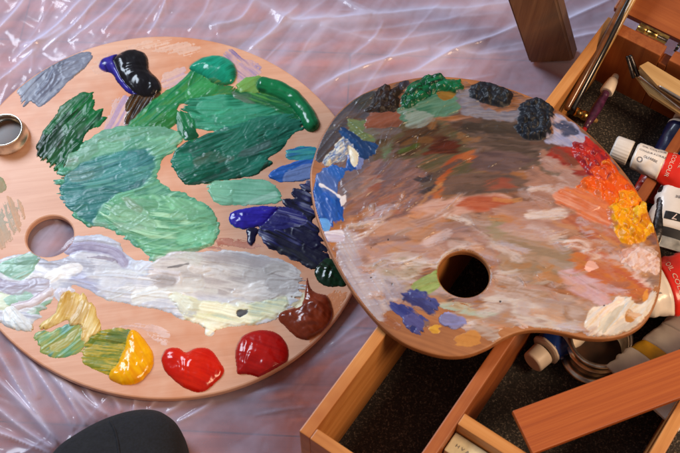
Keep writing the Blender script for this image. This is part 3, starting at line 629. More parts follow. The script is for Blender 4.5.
# grey and lavender margins
W([(314, 160), (324, 132), (336, 114), (354, 96.5), (370, 87), (378, 95), (372, 109), (368, 119), (352, 119), (346, 132), (337, 142), (326, 160)], [(92, 90, 102), (76, 74, 84), (110, 108, 120), (84, 82, 92)], -50, rough=1.6, label='slate grey film')
W([(352, 100), (372, 90), (378, 96), (370, 108), (356, 106)], [(58, 60, 60), (76, 80, 78)], -30, op=.8)
W([(338, 243), (352, 230), (362, 245), (352, 262), (370, 270), (405, 272), (411, 288), (394, 304), (377, 316), (360, 299), (347, 278), (338, 258)], [(186, 160, 168), (202, 182, 186), (172, 148, 158), (210, 192, 192)], 55, h=.25, samp=.3, label='pale lavender film at the lower left rim', sf=(.02, .25))
W([(372, 268), (400, 258), (425, 262), (420, 284), (404, 290), (384, 282)], [(200, 178, 170), (178, 160, 140), (216, 198, 190)], 30, samp=.5, sf=(.05, .2), dry=.3)
# centre
W([(335, 172), (360, 160), (390, 152), (425, 165), (436, 200), (412, 214), (380, 222), (350, 218), (338, 195)], [(136, 104, 104), (166, 122, 112), (120, 96, 102), (182, 128, 104), (150, 120, 124)], -38, sf=(.03, .22), h=.2, samp=.3)
W([(356, 132), (400, 118), (450, 122), (480, 140), (470, 172), (430, 176), (396, 160), (366, 160)], [(84, 70, 56), (112, 92, 74), (96, 92, 68), (140, 104, 78)], -24, dry=.3, h=.25, samp=.5)
W([(372, 170), (392, 158), (404, 170), (392, 182), (378, 190)], [(96, 86, 104), (140, 116, 118)], -45, op=.8, dry=.25)
W([(345, 186), (362, 178), (384, 176), (376, 192), (352, 200)], [(176, 150, 146), (200, 170, 160), (170, 104, 86)], -30, op=.8, dry=.25, samp=.4)
W([(386, 150), (404, 134), (429, 122), (436, 129), (428, 143), (409, 156), (389, 160)], [(78, 54, 40), (104, 74, 54), (62, 44, 36), (96, 76, 48)], -32, h=.3, samp=.35, label='dark brown smear')
W([(396, 152), (410, 146), (420, 144), (410, 153), (398, 157)], [(96, 116, 52), (78, 96, 46)], -30, op=.85)
W([(384, 148), (391, 143), (391, 158), (384, 160)], [(96, 130, 96), (116, 140, 108)], 80, op=.8)
W([(425, 153), (434, 138), (452, 140), (466, 146), (449, 154), (432, 155)], [(104, 48, 34), (78, 40, 30), (126, 64, 44)], -8, h=.25, label='red-brown smear')
W([(436, 196), (436, 182), (440, 170), (448, 162), (464, 153), (477, 150), (475, 158), (459, 164), (448, 173), (444, 186), (443, 197)], [(188, 96, 52), (200, 116, 68), (178, 86, 50)], -50, h=.2, label='burnt orange smear')
W([(419, 181), (428, 176), (436, 182), (434, 193), (422, 193)], [(66, 58, 64), (88, 76, 80)], 20, h=.2)
W([(448, 122), (470, 122), (522, 121), (540, 134), (562, 146), (556, 166), (522, 170), (482, 162), (470, 140), (452, 128)], [(100, 82, 72), (82, 68, 62), (124, 102, 92), (92, 76, 70), (136, 110, 100)], 9, h=.25, samp=.25, sf=(.01, .3), label='grey-brown brushed smear')
W([(455, 125), (470, 124), (510, 124), (540, 136), (512, 135), (472, 132)], [(62, 54, 50), (80, 70, 62)], 6, op=.75)
W([(472, 164), (482, 153), (512, 153), (528, 160), (513, 174), (494, 173)], [(110, 88, 88), (132, 104, 100), (98, 78, 80)], 8, h=.2)
W([(443, 187), (452, 177), (473, 173), (499, 174), (519, 177.5), (536, 188), (519, 191), (490, 194), (455, 195)], [(112, 90, 80), (132, 102, 90), (98, 80, 74)], 2, h=.25, samp=.3, label='taupe oval stroke', rough=2., edge=3.5)
W([(478, 187), (494, 180), (512, 181), (520, 188), (505, 190.5), (484, 190)], [(170, 82, 62), (184, 100, 76), (150, 80, 66)], 4, op=.8)
W([(410, 214), (418, 206), (434, 201), (468, 196), (503, 193), (502, 206), (468, 213), (428, 220)], [(214, 160, 144), (226, 182, 168), (206, 150, 130)], -8, h=.25, label='pale pink stroke', rough=2., edge=4.)
W([(456, 206), (467, 198.5), (499, 197), (513, 202), (508, 208), (487, 211.5), (470, 212)], [(192, 98, 70), (204, 116, 86), (184, 90, 62)], 2, h=.25, label='terracotta stroke', rough=2., edge=3.5)
W([(515, 212), (521, 208.5), (538, 210), (534, 214.5), (519, 216)], [(96, 72, 74), (120, 90, 90)], 0, h=.3, edge=1.2, rough=1.)
W([(498, 208), (540, 200), (566, 216), (560, 232), (520, 230), (500, 222)], [(196, 146, 128), (182, 136, 122), (204, 160, 146)], 8)
W([(540, 150), (562, 165), (600, 180), (600, 204), (566, 212), (536, 200), (528, 180)], [(178, 130, 112), (196, 146, 128), (160, 120, 108)], 28, h=.2)
W([(490, 238), (512, 228), (540, 238), (570, 250), (568, 276), (540, 284), (508, 276), (494, 258)], [(170, 142, 116), (156, 132, 110), (186, 152, 128), (176, 150, 138)], 14, h=.25, samp=.3)
W([(490, 222), (504, 218), (510, 230), (500, 240), (491, 234)], [(150, 148, 116), (172, 150, 124)], 50, op=.7)
W([(500, 226), (530, 220), (556, 230), (548, 240), (516, 236)], [(206, 172, 160), (190, 150, 140), (222, 190, 180)], 10, dry=.3, samp=.35)
W([(486, 275), (520, 282), (556, 292), (584, 308), (590, 322), (560, 316), (524, 304), (492, 296)], [(190, 156, 138), (206, 184, 178), (176, 142, 124), (200, 160, 128)], 16, h=.25, samp=.3)
W([(478, 296), (505, 296), (545, 308), (584, 322), (596, 334), (562, 331), (534, 327), (506, 327), (484, 322)], [(204, 184, 182), (224, 212, 206), (186, 160, 154), (190, 142, 106)], 12, h=.4, samp=.5, label='greyish white streaks along the lower rim', sf=(.012, .3))
W([(438, 262), (430, 250), (440, 238), (470, 232), (494, 242), (500, 262), (496, 286), (482, 300), (486, 270), (476, 254), (452, 252)], [(188, 142, 126), (204, 164, 150), (176, 130, 116)], 40, op=.8)
W([(440, 306), (457, 303), (482, 310), (492, 314), (480, 318), (460, 312)], [(154, 182, 160), (178, 198, 180), (204, 206, 196)], 14, h=.5, samp=.5, label='pale mint streak')
cv.smear(F_, -8, 20, .7, 5)
# red and salmon right side
W([(548, 150), (560, 146), (575, 145), (588, 141), (599, 148), (600, 162), (594, 173), (580, 176), (564, 172), (550, 162)], [(170, 52, 42), (186, 70, 54), (150, 44, 40), (176, 86, 70)], 24, h=.3, samp=.3, label='red smear')
W([(540, 158), (556, 160), (576, 178), (592, 178), (588, 186), (566, 184), (546, 172)], [(216, 188, 184), (190, 144, 132), (226, 202, 198)], 30, dry=.33, samp=.6, h=.4)
W([(562, 219), (584, 217), (616, 231), (625, 244), (606, 246), (580, 233)], [(196, 112, 84), (206, 130, 96), (184, 104, 80)], 24, h=.3, label='salmon stroke')
W([(570, 258), (584, 250), (598, 250), (622, 263), (644, 280), (651, 293), (640, 300), (617, 296), (602, 296), (590, 280), (574, 272)], [(204, 112, 68), (214, 128, 66), (194, 98, 76), (208, 140, 96)], 30, h=.4, samp=.4, label='broad orange-salmon stroke', rough=1.8)
W([(572, 236), (600, 244), (624, 250), (640, 268), (620, 262), (596, 250), (574, 250)], [(204, 132, 104), (212, 150, 118)], 28, op=.8)
W([(556, 272), (573, 269), (592, 280), (607, 295), (618, 306), (597, 305), (578, 297), (562, 285)], [(212, 170, 184), (224, 190, 198), (204, 156, 166)], 34, h=.4, samp=.4, label='pale pink stroke beside the cream lump')
D([(583, 266), (590, 262), (600, 269), (593, 270), (587, 272)], [(236, 184, 168), (226, 166, 146)], 20, h=.5, label='light pink dab', samp=.3)
D([(619, 255), (631, 247), (651, 249), (659, 259), (661, 271), (654, 276), (643, 270), (630, 266)], [(210, 164, 150), (186, 134, 116), (224, 198, 190), (200, 150, 124)], -40, h=.5, prof='lump', lump=(.5, 3.), label='rough pinkish grey paint', dry=.2)
W([(620, 214), (632, 236), (648, 238), (657, 250), (640, 248), (622, 246)], [(190, 122, 66), (200, 136, 84)], 40, op=.9)
scumble(150, 3.2, .55, .5)
W([(338, 150), (360, 142), (372, 156), (360, 180), (346, 200), (338, 186)], [(110, 106, 120), (136, 122, 130), (92, 88, 100)], 62, dry=.36, op=.7, edge=4)
W([(336, 236), (348, 226), (356, 248), (368, 270), (396, 280), (408, 294), (394, 306), (378, 317), (358, 299), (342, 270)], [(188, 176, 190), (212, 202, 208), (164, 152, 168)], 58, dry=.28, op=.85, edge=4)
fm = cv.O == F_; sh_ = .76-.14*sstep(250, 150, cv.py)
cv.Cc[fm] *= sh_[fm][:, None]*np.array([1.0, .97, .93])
EX = [(226, 210, 206), (210, 190, 190), (206, 142, 84), (236, 224, 218), (196, 128, 72), (190, 176, 186)]
for k in range(110):
    x, y = RS.uniform(345, 640), RS.uniform(215, 330); y = y if RS.random() < .9 else RS.uniform(185, 230)
    c = EX[RS.choice((0, 1, 2, 3, 4, 5))]; a = math.radians(zone_angle(x, y)+RS.gauss(0, 12)); L = RS.uniform(8, 34); bend = RS.uniform(-4, 4)
    W([(x, y), (x+L*.5*math.cos(a)-bend*math.sin(a), y+L*.5*math.sin(a)+bend*math.cos(a)), (x+L*math.cos(a), y+L*math.sin(a))], [c, np.array(c)*.88], 0, line=True, only=F_, w=RS.uniform(1.5, 5.), h=.2, samp=.9, rim=0, dry=RS.uniform(.42, .54), edge=1.6, rough=1.5, op=RS.uniform(.3, .65), sf=(.02, .7))
cv.smear(F_, -8, 20, 1.1, 5)
# upper group
W([(348, 121), (368, 119), (370, 128), (381, 136), (366, 142), (352, 136)], [(104, 116, 74), (88, 108, 78), (150, 138, 62)], 40, label='olive green smudge')
W([(368, 126), (382, 128), (397, 127), (390, 138), (374, 138)], [(84, 74, 78), (104, 92, 92)], 0, op=.8)
D([(367, 115), (378, 107), (395, 108), (403, 118), (397, 127), (382, 129), (369, 127)], [(120, 74, 58), (140, 92, 74), (104, 62, 48)], -8, h=.7, samp=.3, label='reddish brown dab', rough=2.)
D([(366, 112), (374, 101), (377, 91), (383.6, 84.5), (390, 90), (398, 86), (403, 90), (402, 104), (396, 112), (385, 113), (376, 114)], [(22, 15, 14), (38, 26, 22), (30, 20, 20), (56, 36, 28)], -30, h=1.4, prof='lump', lump=(1.5, 4.5), mat='dry', label='black-brown crusted lump', rough=2.4)
D([(399, 84), (404, 77), (408, 82), (405, 90), (400, 91)], [(44, 42, 54), (66, 62, 72)], 60, h=1., prof='lump', lump=(.8, 3.), label='small dark crumb of paint')
W([(400, 106), (418, 98), (436, 94), (456, 94), (461, 106), (452, 114), (430, 119), (412, 126), (402, 120)], [(54, 98, 76), (86, 122, 100), (70, 108, 88), (112, 126, 110)], -14, h=.4, samp=.6, dry=.28, label='pale green wash', rough=2.5)
W([(400, 114), (416, 108), (432, 116), (424, 128), (406, 126)], [(122, 128, 118), (140, 150, 144), (104, 108, 100)], -20, op=.7, dry=.34)
D([(402, 104), (408, 87), (420, 78), (432, 70.5), (440, 73), (446, 80), (458, 82), (462, 90), (457, 96), (445, 93), (434, 96), (420, 103), (410, 108)], [(4, 44, 30), (8, 72, 44), (12, 104, 64), (6, 36, 26), (20, 120, 76)], -20, h=1.6, prof='lump', lump=(2.0, 6.), label='dark green crusted lump', rough=2.2)
D([(436, 95), (446, 92), (457, 95), (450, 100), (440, 100)], [(150, 104, 40), (120, 96, 44)], 0, h=.5, label='ochre edge of the green lump')
W([(460, 98), (474, 86), (480, 104), (500, 112), (536, 105), (522, 120), (482, 120), (464, 112)], [(104, 100, 112), (128, 122, 130), (88, 84, 96)], 5, h=.3, samp=.4, label='grey wash between black lumps')
D([(470, 92), (480, 82), (490.6, 82.5), (498, 86), (508, 90), (511, 102), (504, 109), (490, 107), (477, 102)], [(16, 18, 26), (26, 30, 40), (20, 22, 28), (50, 52, 56)], 10, h=2.0, prof='lump', lump=(1.6, 3.8), mat='dry', label='black crusted lump', rough=1.8)
D([(516, 114), (526, 100), (541, 98), (553, 108), (554, 125), (544, 139), (527, 141), (518, 132)], [(14, 16, 24), (28, 34, 46), (18, 20, 28), (40, 48, 60)], 10, h=2.4, prof='lump', lump=(1.8, 4.0), mat='dry', label='larger blue-black crusted lump', rough=1.8)
W([(552, 112), (566, 118), (590, 138), (586, 148), (562, 145), (546, 142), (552, 128)], [(142, 142, 172), (164, 160, 182), (176, 150, 150), (128, 128, 160)], 38, h=.25, samp=.3, label='bluish grey smear')
W([(556, 124), (566, 122), (577, 130), (570, 135), (559, 132)], [(58, 64, 88), (86, 88, 110)], 20, h=.2, edge=4, rough=3.5, dry=.36)
# blue group on the left
D([(314, 193), (320.6, 172), (329, 164), (345, 166), (350.6, 151), (364, 150), (364, 162), (350.6, 171), (341, 181), (338, 195), (344, 210), (340, 224), (326, 230), (315.5, 220)], [(24, 72, 150), (18, 58, 128), (44, 96, 172), (30, 84, 160)], 60, h=.6, samp=.35, rim=.4, label='cobalt blue paint', rough=2.)
D([(338, 128), (352, 132), (363, 140), (377, 146), (373, 156), (357, 157), (345, 143)], [(26, 66, 118), (22, 50, 94), (48, 90, 140)], 45, h=.7, samp=.4, label='dark blue dab', rough=2.)
D([(323, 164), (331, 152), (337, 143), (344.5, 136), (352, 145), (346, 158), (335, 165)], [(196, 190, 164), (222, 216, 196), (90, 110, 150), (214, 208, 184)], -40, h=.8, prof='lump', lump=(.9, 3.6), label='cream lump on blue paint', rough=2.4, dry=.25)
D([(349, 148), (357.4, 154), (355, 166), (350, 160)], [(210, 204, 178), (226, 220, 200)], 60, h=.9, samp=.4, label='small cream dab on blue paint')
D([(320, 185), (331, 191), (342, 199)], [(204, 200, 206), (230, 226, 228)], 0, h=.6, line=True, w=1.3, label='thin white ridge')
D([(340, 200), (344, 195), (346, 202), (342, 207)], [(220, 212, 212), (200, 190, 190)], 70, h=.6, label='small white dab')
D([(316, 223), (326, 220), (331, 228), (324, 231)], [(80, 142, 208), (104, 160, 216)], 20, h=.4, label='light blue dab')
D([(322, 234), (332, 230), (342, 231), (345, 239), (334, 243), (325, 239)], [(202, 190, 200), (220, 212, 216), (190, 176, 190)], 10, h=.5, samp=.5, label='lilac white dab')
# crusts on the right
D([(570, 150), (580, 143), (590, 140), (601, 149), (612, 162), (618, 172), (607, 180), (592, 178), (582, 168)], [(150, 26, 28), (184, 44, 32), (120, 24, 40), (204, 70, 36)], 40, h=.9, prof='lump', lump=(1.7, 4.), con=4, label='red crusted paint', rough=1.8)
D([(606, 160), (614, 166), (626, 180), (638, 196), (645, 209), (636, 216), (620, 214), (604, 204), (590, 194), (576, 188), (586, 180), (598, 172)], [(214, 72, 14), (226, 100, 22), (192, 52, 20), (232, 134, 30)], 40, h=1.0, prof='lump', lump=(2.0, 4.6), con=4, label='orange crusted paint', rough=2.)
D([(608, 214), (614, 204), (627, 200), (639, 198), (647, 206), (652, 224), (650, 236), (636, 243), (622, 244), (616, 232)], [(220, 142, 8), (232, 166, 14), (204, 116, 8), (238, 184, 36)], 40, h=1.5, prof='lump', lump=(2.3, 5.2), con=4, label='yellow crusted paint', rough=1.8)
D([(592, 168), (604, 166), (614, 172), (608, 182), (596, 180)], [(196, 60, 26), (214, 84, 28), (170, 40, 32)], 40, h=.7, prof='lump', lump=(1.5, 4.), con=4, label='red-orange crusted paint')
D([(618, 196), (632, 192), (642, 200), (634, 210), (620, 210)], [(224, 120, 20), (232, 150, 22), (212, 92, 20)], 40, h=.8, prof='lump', lump=(1.6, 4.4), con=4, label='amber crusted paint')
W([(556, 190), (580, 188), (604, 200), (616, 222), (600, 226), (574, 212), (556, 204)], [(206, 118, 72), (196, 104, 66), (214, 150, 124)], 24, dry=.33, edge=4)
D([(585, 321), (592, 309), (607, 304), (621, 298), (634, 302), (644, 303), (652, 292), (656, 298), (645, 319), (627, 331), (604, 336), (588, 332)], [(178, 138, 114), (208, 190, 172), (224, 214, 198), (190, 160, 146)], -45, h=.45, samp=.9, rim=.3, dry=.33, edge=2.5, label='thick cream knife-spread paint', sf=(.03, .25), rough=2.6)
D([(597, 330), (606, 316), (618, 308), (624, 306), (614, 322), (604, 334)], [(222, 212, 194), (206, 190, 166)], -55, h=.8, samp=.6, label='cream ridge of knife-spread paint', rim=.5, dry=.3)
D([(624, 314), (631, 311.5), (641, 315), (634, 322), (626, 321)], [(190, 128, 64), (176, 116, 58)], 20, h=.15, label='bare ochre patch in the cream paint', samp=.1)
D([(641, 292), (648, 290), (650, 298), (643, 301)], [(206, 130, 50), (220, 150, 80)], 20, h=.7, label='orange peak of paint')
# greens, violets near the hole
D([(412, 284), (430, 274), (441, 271), (440, 285), (428, 294), (415, 291)], [(126, 146, 76), (150, 164, 102), (112, 132, 70)], -20, h=.5, samp=.35, label='olive green dab')
D([(392, 306), (401, 303), (417, 312), (429, 322), (420, 325.5), (413, 332), (402, 320)], [(48, 54, 116), (70, 76, 136), (38, 40, 96)], 36, h=.5, samp=.4, label='blue-violet brushed dab', sf=(.03, .5), rough=4., dry=.36, edge=2)
D([(402, 298), (412, 288.5), (424, 292.5), (445, 308.6), (433, 314), (422, 311), (411, 305)], [(50, 56, 114), (76, 80, 134), (40, 40, 92)], 34, h=.5, samp=.4, label='blue-violet brushed dab above its twin', sf=(.03, .5), rough=4., dry=.36, edge=2)
D([(411, 326), (415, 328), (414, 333), (410, 332)], [(46, 50, 104)], 0, h=.4, label='blue fleck')
D([(441, 321), (448, 313), (464, 318), (460, 328), (448, 328)], [(130, 122, 172), (164, 158, 200), (108, 104, 160)], 10, h=.5, samp=.5, label='lilac dab', dry=.33, rough=3., edge=2.5)
D([(430.6, 327), (439.4, 326), (438, 334), (430.6, 333.5)], [(202, 150, 56), (190, 134, 50)], 20, h=.2, label='mustard dab', edge=3, rough=2.5)
W([(455, 336), (470, 329), (482, 336), (479, 345), (462, 347)], [(194, 134, 72), (184, 124, 64)], 10, h=.08)
for x, y in ((371, 278), (392, 285), (371, 248), (500, 302), (604, 306), (388, 240), (447, 282)):
    D([(x-1, y), (x, y-1), (x+1.2, y), (x, y+1)], [(34, 30, 36)], 0, h=.2, owner=F_, edge=.8, rough=.5)
cv.angle.pop(F_, None)
cv.knife(60, 14, [(220, 210, 190), (60, 90, 150)])
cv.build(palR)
# ------------------------------------------------------------------ paint box
HB = .08
A0 = P(299, 431, HB); B0 = P(546, 100, HB); U = (B0-A0)/np.linalg.norm(B0-A0); Vd = np.array([U[1], -U[0], 0.]); Z = np.array([0, 0, 1.])
A0 = np.array([A0[0], A0[1], 0.]); ZF = .0035            # the box stands on the plastic
def bx(a, b, z): return A0+U*a*.001+Vd*b*.001+Z*z
box = thing('paint_box', 'open wooden artist box with dark speckled lining and a lid hinged open', 'paint box', tuple(bx(177, 100, ZF)))
def bslab(name, a0, a1, b0, b1, z0, z1, mat, bev=.0007, parent=None, label=None):
    return slab(name, bx(a0, b0, z0), U, Vd, Z, ((a1-a0)*.001, (b1-b0)*.001, z1-z0), mat, parent or box, bev, label)
BW = 262
bslab('side_panel', 0, 354, 0, 7, ZF, HB, 'box_light')
bslab('side_panel', 0, 354, BW-7, BW, ZF, HB, 'box_light')
bslab('front_panel', 0, 7, 7.05, BW-7.05, ZF, HB-.0004, 'box_light')
bslab('bottom_lining', 7.05, 343.9, 7.05, BW-7.05, ZF+.0005, .008, 'felt', 0)
bslab('bottom_lining', 212.05, 343.95, 7.1, 160, .0081, .027, 'felt', 0, label='raised lined floor of the far compartment')
bp = bslab('back_panel', 344, 354, 7.05, 44, ZF, HB-.0003, 'box_red')
bslab('back_panel', 344, 354, 50, BW-7.05, ZF, HB-.0003, 'box_red')
bslab('back_panel', 344, 354, 44.02, 49.98, ZF, HB-.007, 'box_red', label='finger notch in the back panel')
bslab('divider', 7.05, 205, 60.5, 67.5, .0081, .0772, 'box_red')
bslab('divider', 53.5, 61, 67.55, 160.9, .0081, .0768, 'box_light')
bslab('divider', 7.05, 205, 161, 168, .0081, .0772, 'box_light')
bslab('divider', 205.05, 212, 7.05, 85, .0081, .0705, 'box_red')
bslab('divider', 212.05, 343.9, 78, 85, .0272, .06, 'box_red')
# lid, opened back and leaning away
tl = math.radians(20); lu = U*math.cos(tl)+Z*math.sin(tl); ln = -U*math.sin(tl)+Z*math.cos(tl)
lo = bx(366, -1, HB-.007)
lid = slab('lid', lo, lu, Vd, ln, (.20, .264, .007), 'lid', box, .0010)
slab('lid_strip', lo+lu*.0155+Vd*.0515+ln*.0071, lu, Vd, ln, (.12, .0022, .0035), 'dark_edge', lid, .0004)
slab('lid_clasp', lo+lu*.034+Vd*.062+ln*.0071, lu, Vd, ln, (.012, .004, .003), 'steel', lid, .0006)
hg = loft('hinge', bx(357, 20.5, HB+.0003), bx(357, 42, HB+.0003), [(0, .0014, .0014), (.0215, .0014, .0014)], 'dark_metal', box, 16)
for k in range(3): loft('hinge_knuckle', bx(357, 20.6+k*7.2, HB+.0003), bx(357, 30, HB+.0003), [(0, .0017, .0017), (.0003, .0021, .0021), (.0061, .0021, .0021), (.0064, .0017, .0017)], 'brass', hg, 18)
slab('hinge_leaf', bx(353.6, 20.5, HB-.0002), U, Vd, Z, (.0031, .0215, .0009), 'brass', hg, .0002)
slab('hinge_leaf', bx(357.4, 20.5, HB-.0002), U, Vd, Z, (.0040, .0215, .0009), 'brass', hg, .0002)
loft('hinge', bx(357, 49, HB), bx(357, 52, HB), [(0, .0024, .002), (.002, .0024, .002)], 'black_lacquer', box, 14)
slab('lid_stay', bx(353, 49, HB-.001), U, Vd, Z, (.008, .0016, .0012), 'black_lacquer', box, .0002)

# loose slat lying across
sl0, sl1 = P(512, 412, .0795), P(531, 455, .0795); sr0 = P(680, 350, .0795)
ex = (sr0-sl0)/np.linalg.norm(sr0-sl0); ey = np.array([ex[1], -ex[0], 0]); wsl = abs((sl1-sl0)@ey)
slt = thing('wooden_plank', 'flat reddish cedar slat lying loose across the box compartments', 'slat', tuple(P(600, 400, .0775)))
slab('plank', sl0-Z*.0022+ex*0, ex, ey, Z, (.185, wsl, .0042), 'slat', slt, .0005)

# cream card box with lettering
cd = thing('eraser_box', 'narrow cream card box with a row of small dark letters beside the short divider', 'card box', tuple(bx(44, 95, .008)))
bslab('carton', 40.5, 52.9, 68.2, 128, .0082, .066, 'cream_card', .0008, cd)
tv, tf = text_mesh('H V A Y S T E R', .0027)
lv = np.array([bx(46.4, 83.5, .0662)+Vd*x*1.25+U*y for x, y, _ in tv])
mesh_obj('lettering', lv, tf, 'grey_print', [c for c in cd.children][0])

# ------------------------------------------------------------------ tubes
def tube(label, p0, p1, cap, neck, secs, bands, capmat='white_plastic', parent_name='paint_tube', flat_up=None, caplabel=None, crum=.26):
    """p0 outer face of the cap, p1 a point further along; cap = (length, radius); secs: (t, w, h) of the soft body; bands: (t0, t1, material, part)"""
    d, s, n = frame_of(np.array(p1)-np.array(p0)); fr = (d, s, n)
    t = thing(parent_name, label, 'paint tube', tuple(p0))
    L, r = cap
    if L:
        rings = [(0, r*.8, r*.8), (.0006, r*.93, r*.93), (.0014, r*.96, r*.96)]
        loft('cap', p0, p1, rings+[(L-.0008, r, r), (L, r*.97, r*.97)], capmat, t, 96, caplabel, knurl=.012 if capmat == 'white_plastic' else 0.)
        loft('neck', p0, p1, [(L, r*.62, r*.62), (L+neck, r*.62, r*.62)], 'dark_metal', t, 24)
    T = np.array([q[0] for q in secs]); Wd = np.array([q[1] for q in secs]); Hh = np.array([q[2] for q in secs])
    objs = []
    for (t0, t1, mat, part) in bands:
        ts = sorted(set([t0, t1]+[x for x in T if t0 < x < t1]+list(np.linspace(t0, t1, 15)))); g = 0.00012*len(objs)
        rs = random.Random(int(t0*1e5)); ss = []
        for q in ts:
            k = 1+.012*math.sin(q*900); ss.append((q, np.interp(q, T, Wd)*k, np.interp(q, T, Hh)))
        objs.append(loft(part, p0, p1, ss, mat, t, 44, None, (True, True), crum=crum))
    def surf(tt, ph, lift=.00025):
        jj = 1+crum*float(fbm(np.array([tt*160+p0[0]*70+math.cos(ph)*1.6]), np.array([math.sin(ph)*1.9+p0[1]*50+tt*60]), 5, 3)[0]-.5)
        w, h = np.interp(tt, T, Wd)*jj*(1+.012*math.sin(tt*900))+lift, np.interp(tt, T, Hh)*jj+lift
        return np.array(p0)+d*tt+s*w*math.cos(ph)+n*h*math.sin(ph)
    return t, objs, surf
def letter(surf, par, txt, size, t_c, ph_c, rad, along=False, mat='white_print', flip=1):
    v, f = text_mesh(txt, size)
    if along: W_ = [surf(t_c+flip*x, ph_c+flip*y/rad) for x, y, _ in v]
    else: W_ = [surf(t_c-flip*y, ph_c+flip*x/rad) for x, y, _ in v]
    mesh_obj('lettering', W_, f, mat, par)
PI = math.pi
# the large white and red tube beside the palette
z = .063
t1, o1, s1 = tube('white and red paint tube with white cap, topmost of the pile beside the palette', P(613, 147, z), P(676, 172, z), (.0115, .0083), .0022,
    [(.0137, .0070, .0068), (.0150, .0087, .0085), (.024, .0096, .0090), (.034, .0112, .0088), (.06, .0140, .0072), (.085, .0160, .0036), (.09, .0162, .0014)],
    [(.0137, .0328, 'white_label', 'tube_body'), (.0328, .066, 'red_label', 'red_label'), (.066, .09, 'white_label', 'tube_end')])
for k, (tx, sz) in enumerate((('OIL COLOUR', .0026), ('COULEUR A L\'HUILE', .0019), ('ÖLFARBE', .0022))): letter(s1, o1[0], tx, sz, .0245, PI*.5+.42-.42*k, .0090, True, 'grey_print', 1)
letter(s1, o1[0], 'O', .005, .0185, PI*.5-.75, .0090, True, 'grey_print'); 
letter(s1, o1[1], 'OIL COLOUR', .0036, .0372, PI*.5+.1, .0100, False, 'white_print', -1)
letter(s1, o1[1], '40 ML', .0026, .0425, PI*.5+.1, .0100, False, 'white_print', -1)
# the red tube partly under the palette
z = .060
t2, o2, s2 = tube('white and red paint tube with pale lettering, half under the right rim of the palette', P(596, 303, z), P(672, 286, z), (.012, .0085), .002,
    [(.014, .009, .0088), (.0165, .0135, .0115), (.03, .0160, .0115), (.05, .0185, .0105), (.09, .021, .005), (.096, .019, .0015)],
    [(.014, .0422, 'white_label', 'tube_body'), (.0422, .0775, 'red_label', 'red_label'), (.0775, .096, 'white_label', 'tube_end')])
letter(s2, o2[1], 'OIL COLOUR', .0044, .0475, PI*.5-.15, .0150, False, 'white_print', -1)
letter(s2, o2[1], '40 ML', .0028, .0530, PI*.5-.15, .0150, False, 'white_print', -1)
letter(s2, o2[0], 'N 4', .003, .035, PI*.5-.3, .014, False, 'grey_print', -1)
# white tube with black print at the right edge
z = .056
t3, o3, s3 = tube('white paint tube with black print block and black end band between two red labels', P(690, 160, z), P(666, 262, z), (.012, .0085), .002,
    [(.014, .009, .0088), (.017, .0125, .0105), (.035, .0150, .0092), (.055, .0170, .0060), (.0635, .0178, .0035), (.0705, .0180, .0013)],
    [(.014, .0245, 'red_label', 'red_label'), (.0245, .0575, 'white_label', 'tube_body'), (.0575, .0632, 'black_print', 'black_band'), (.0632, .0705, 'steel', 'crimped_end')])
for (tt, ph, w, h) in ((.0500, PI*.5-.1, .011, .0052),):
    q = [s3(tt+j*h/6-h/2, ph+i*w/8/.0135-w/2/.0135, .0003) for j in range(7) for i in range(9)]
    lb = mesh_obj('print_block', q, [(j*9+i, j*9+i+1, j*9+i+10, j*9+i+9) for j in range(6) for i in range(8)], 'black_print', o3[1])
letter(lambda a, b: s3(a, b, .0006), o3[1], '7', .0055, .0500, PI*.5-.12, .0135, False, 'white_print', -1)
letter(s3, o3[1], 'TUBE', .0026, .036, PI*.5-.1, .0130, False, 'grey_print', -1)
# big white tube with yellow swatch under the slat
z = .040
t4, o4, s4 = tube('big white paint tube with a yellow swatch label, lying under the cedar slat', P(735, 305, z), P(644, 394, z), (.013, .009), .002,
    [(.015, .011, .0105), (.019, .0205, .0150), (.04, .0225, .0125), (.062, .0240, .009), (.082, .0270, .0045), (.0895, .0285, .0014)],
    [(.015, .045, 'white_label', 'tube_body'), (.045, .0610, 'white_label', 'tube_body'), (.0610, .0700, 'yellow_label', 'yellow_swatch'), (.0700, .0895, 'white_label', 'crimped_end')], crum=.13)
for rr in (.0052, .0040):
    n_ = 40; q = []
    for k in range(n_):
        a = 2*PI*k/n_
        for r_ in (rr, rr-.0004): q.append(s4(.0520+r_*math.cos(a), PI*.5+.12+r_*math.sin(a)/.019))
    mesh_obj('ring_stamp', q, [(2*k, 2*k+1, (2*k+3) % (2*n_), (2*k+2) % (2*n_)) for k in range(n_)], 'grey_print', o4[1])
# tube with cream cap and blue band under the lower rim
z = .0205
t5, o5, s5 = tube('cream capped tube with blue band poking out below the lower rim of the smaller palette', P(532, 363, z), P(573, 326, z), (.0100, .0076), .0020,
    [(.0118, .0090, .0088), (.0126, .0104, .0102), (.0155, .0104, .0102), (.028, .0110, .0105), (.06, .014, .0080), (.085, .016, .0025)],
    [(.0118, .0138, 'cream_plastic', 'tube_body'), (.0138, .0225, 'blue_label', 'blue_band'), (.0225, .085, 'cream_plastic', 'tube_body')], 'cream_plastic')
# navy tube at right
z = .040
t6, o6, s6 = tube('navy blue paint tube with cream cap and red end, crossing below the topmost tube', P(690, 106, z+.01), P(648, 196, z-.006), (.013, .0068), .002,
    [(.015, .0074, .0074), (.0165, .0086, .0084), (.05, .0096, .0080), (.066, .0104, .0060), (.074, .0106, .0030)],
    [(.015, .0175, 'cream_plastic', 'tube_body'), (.0175, .0585, 'navy_label', 'navy_label'), (.0585, .074, 'red_label', 'red_end')], 'cream_plastic')
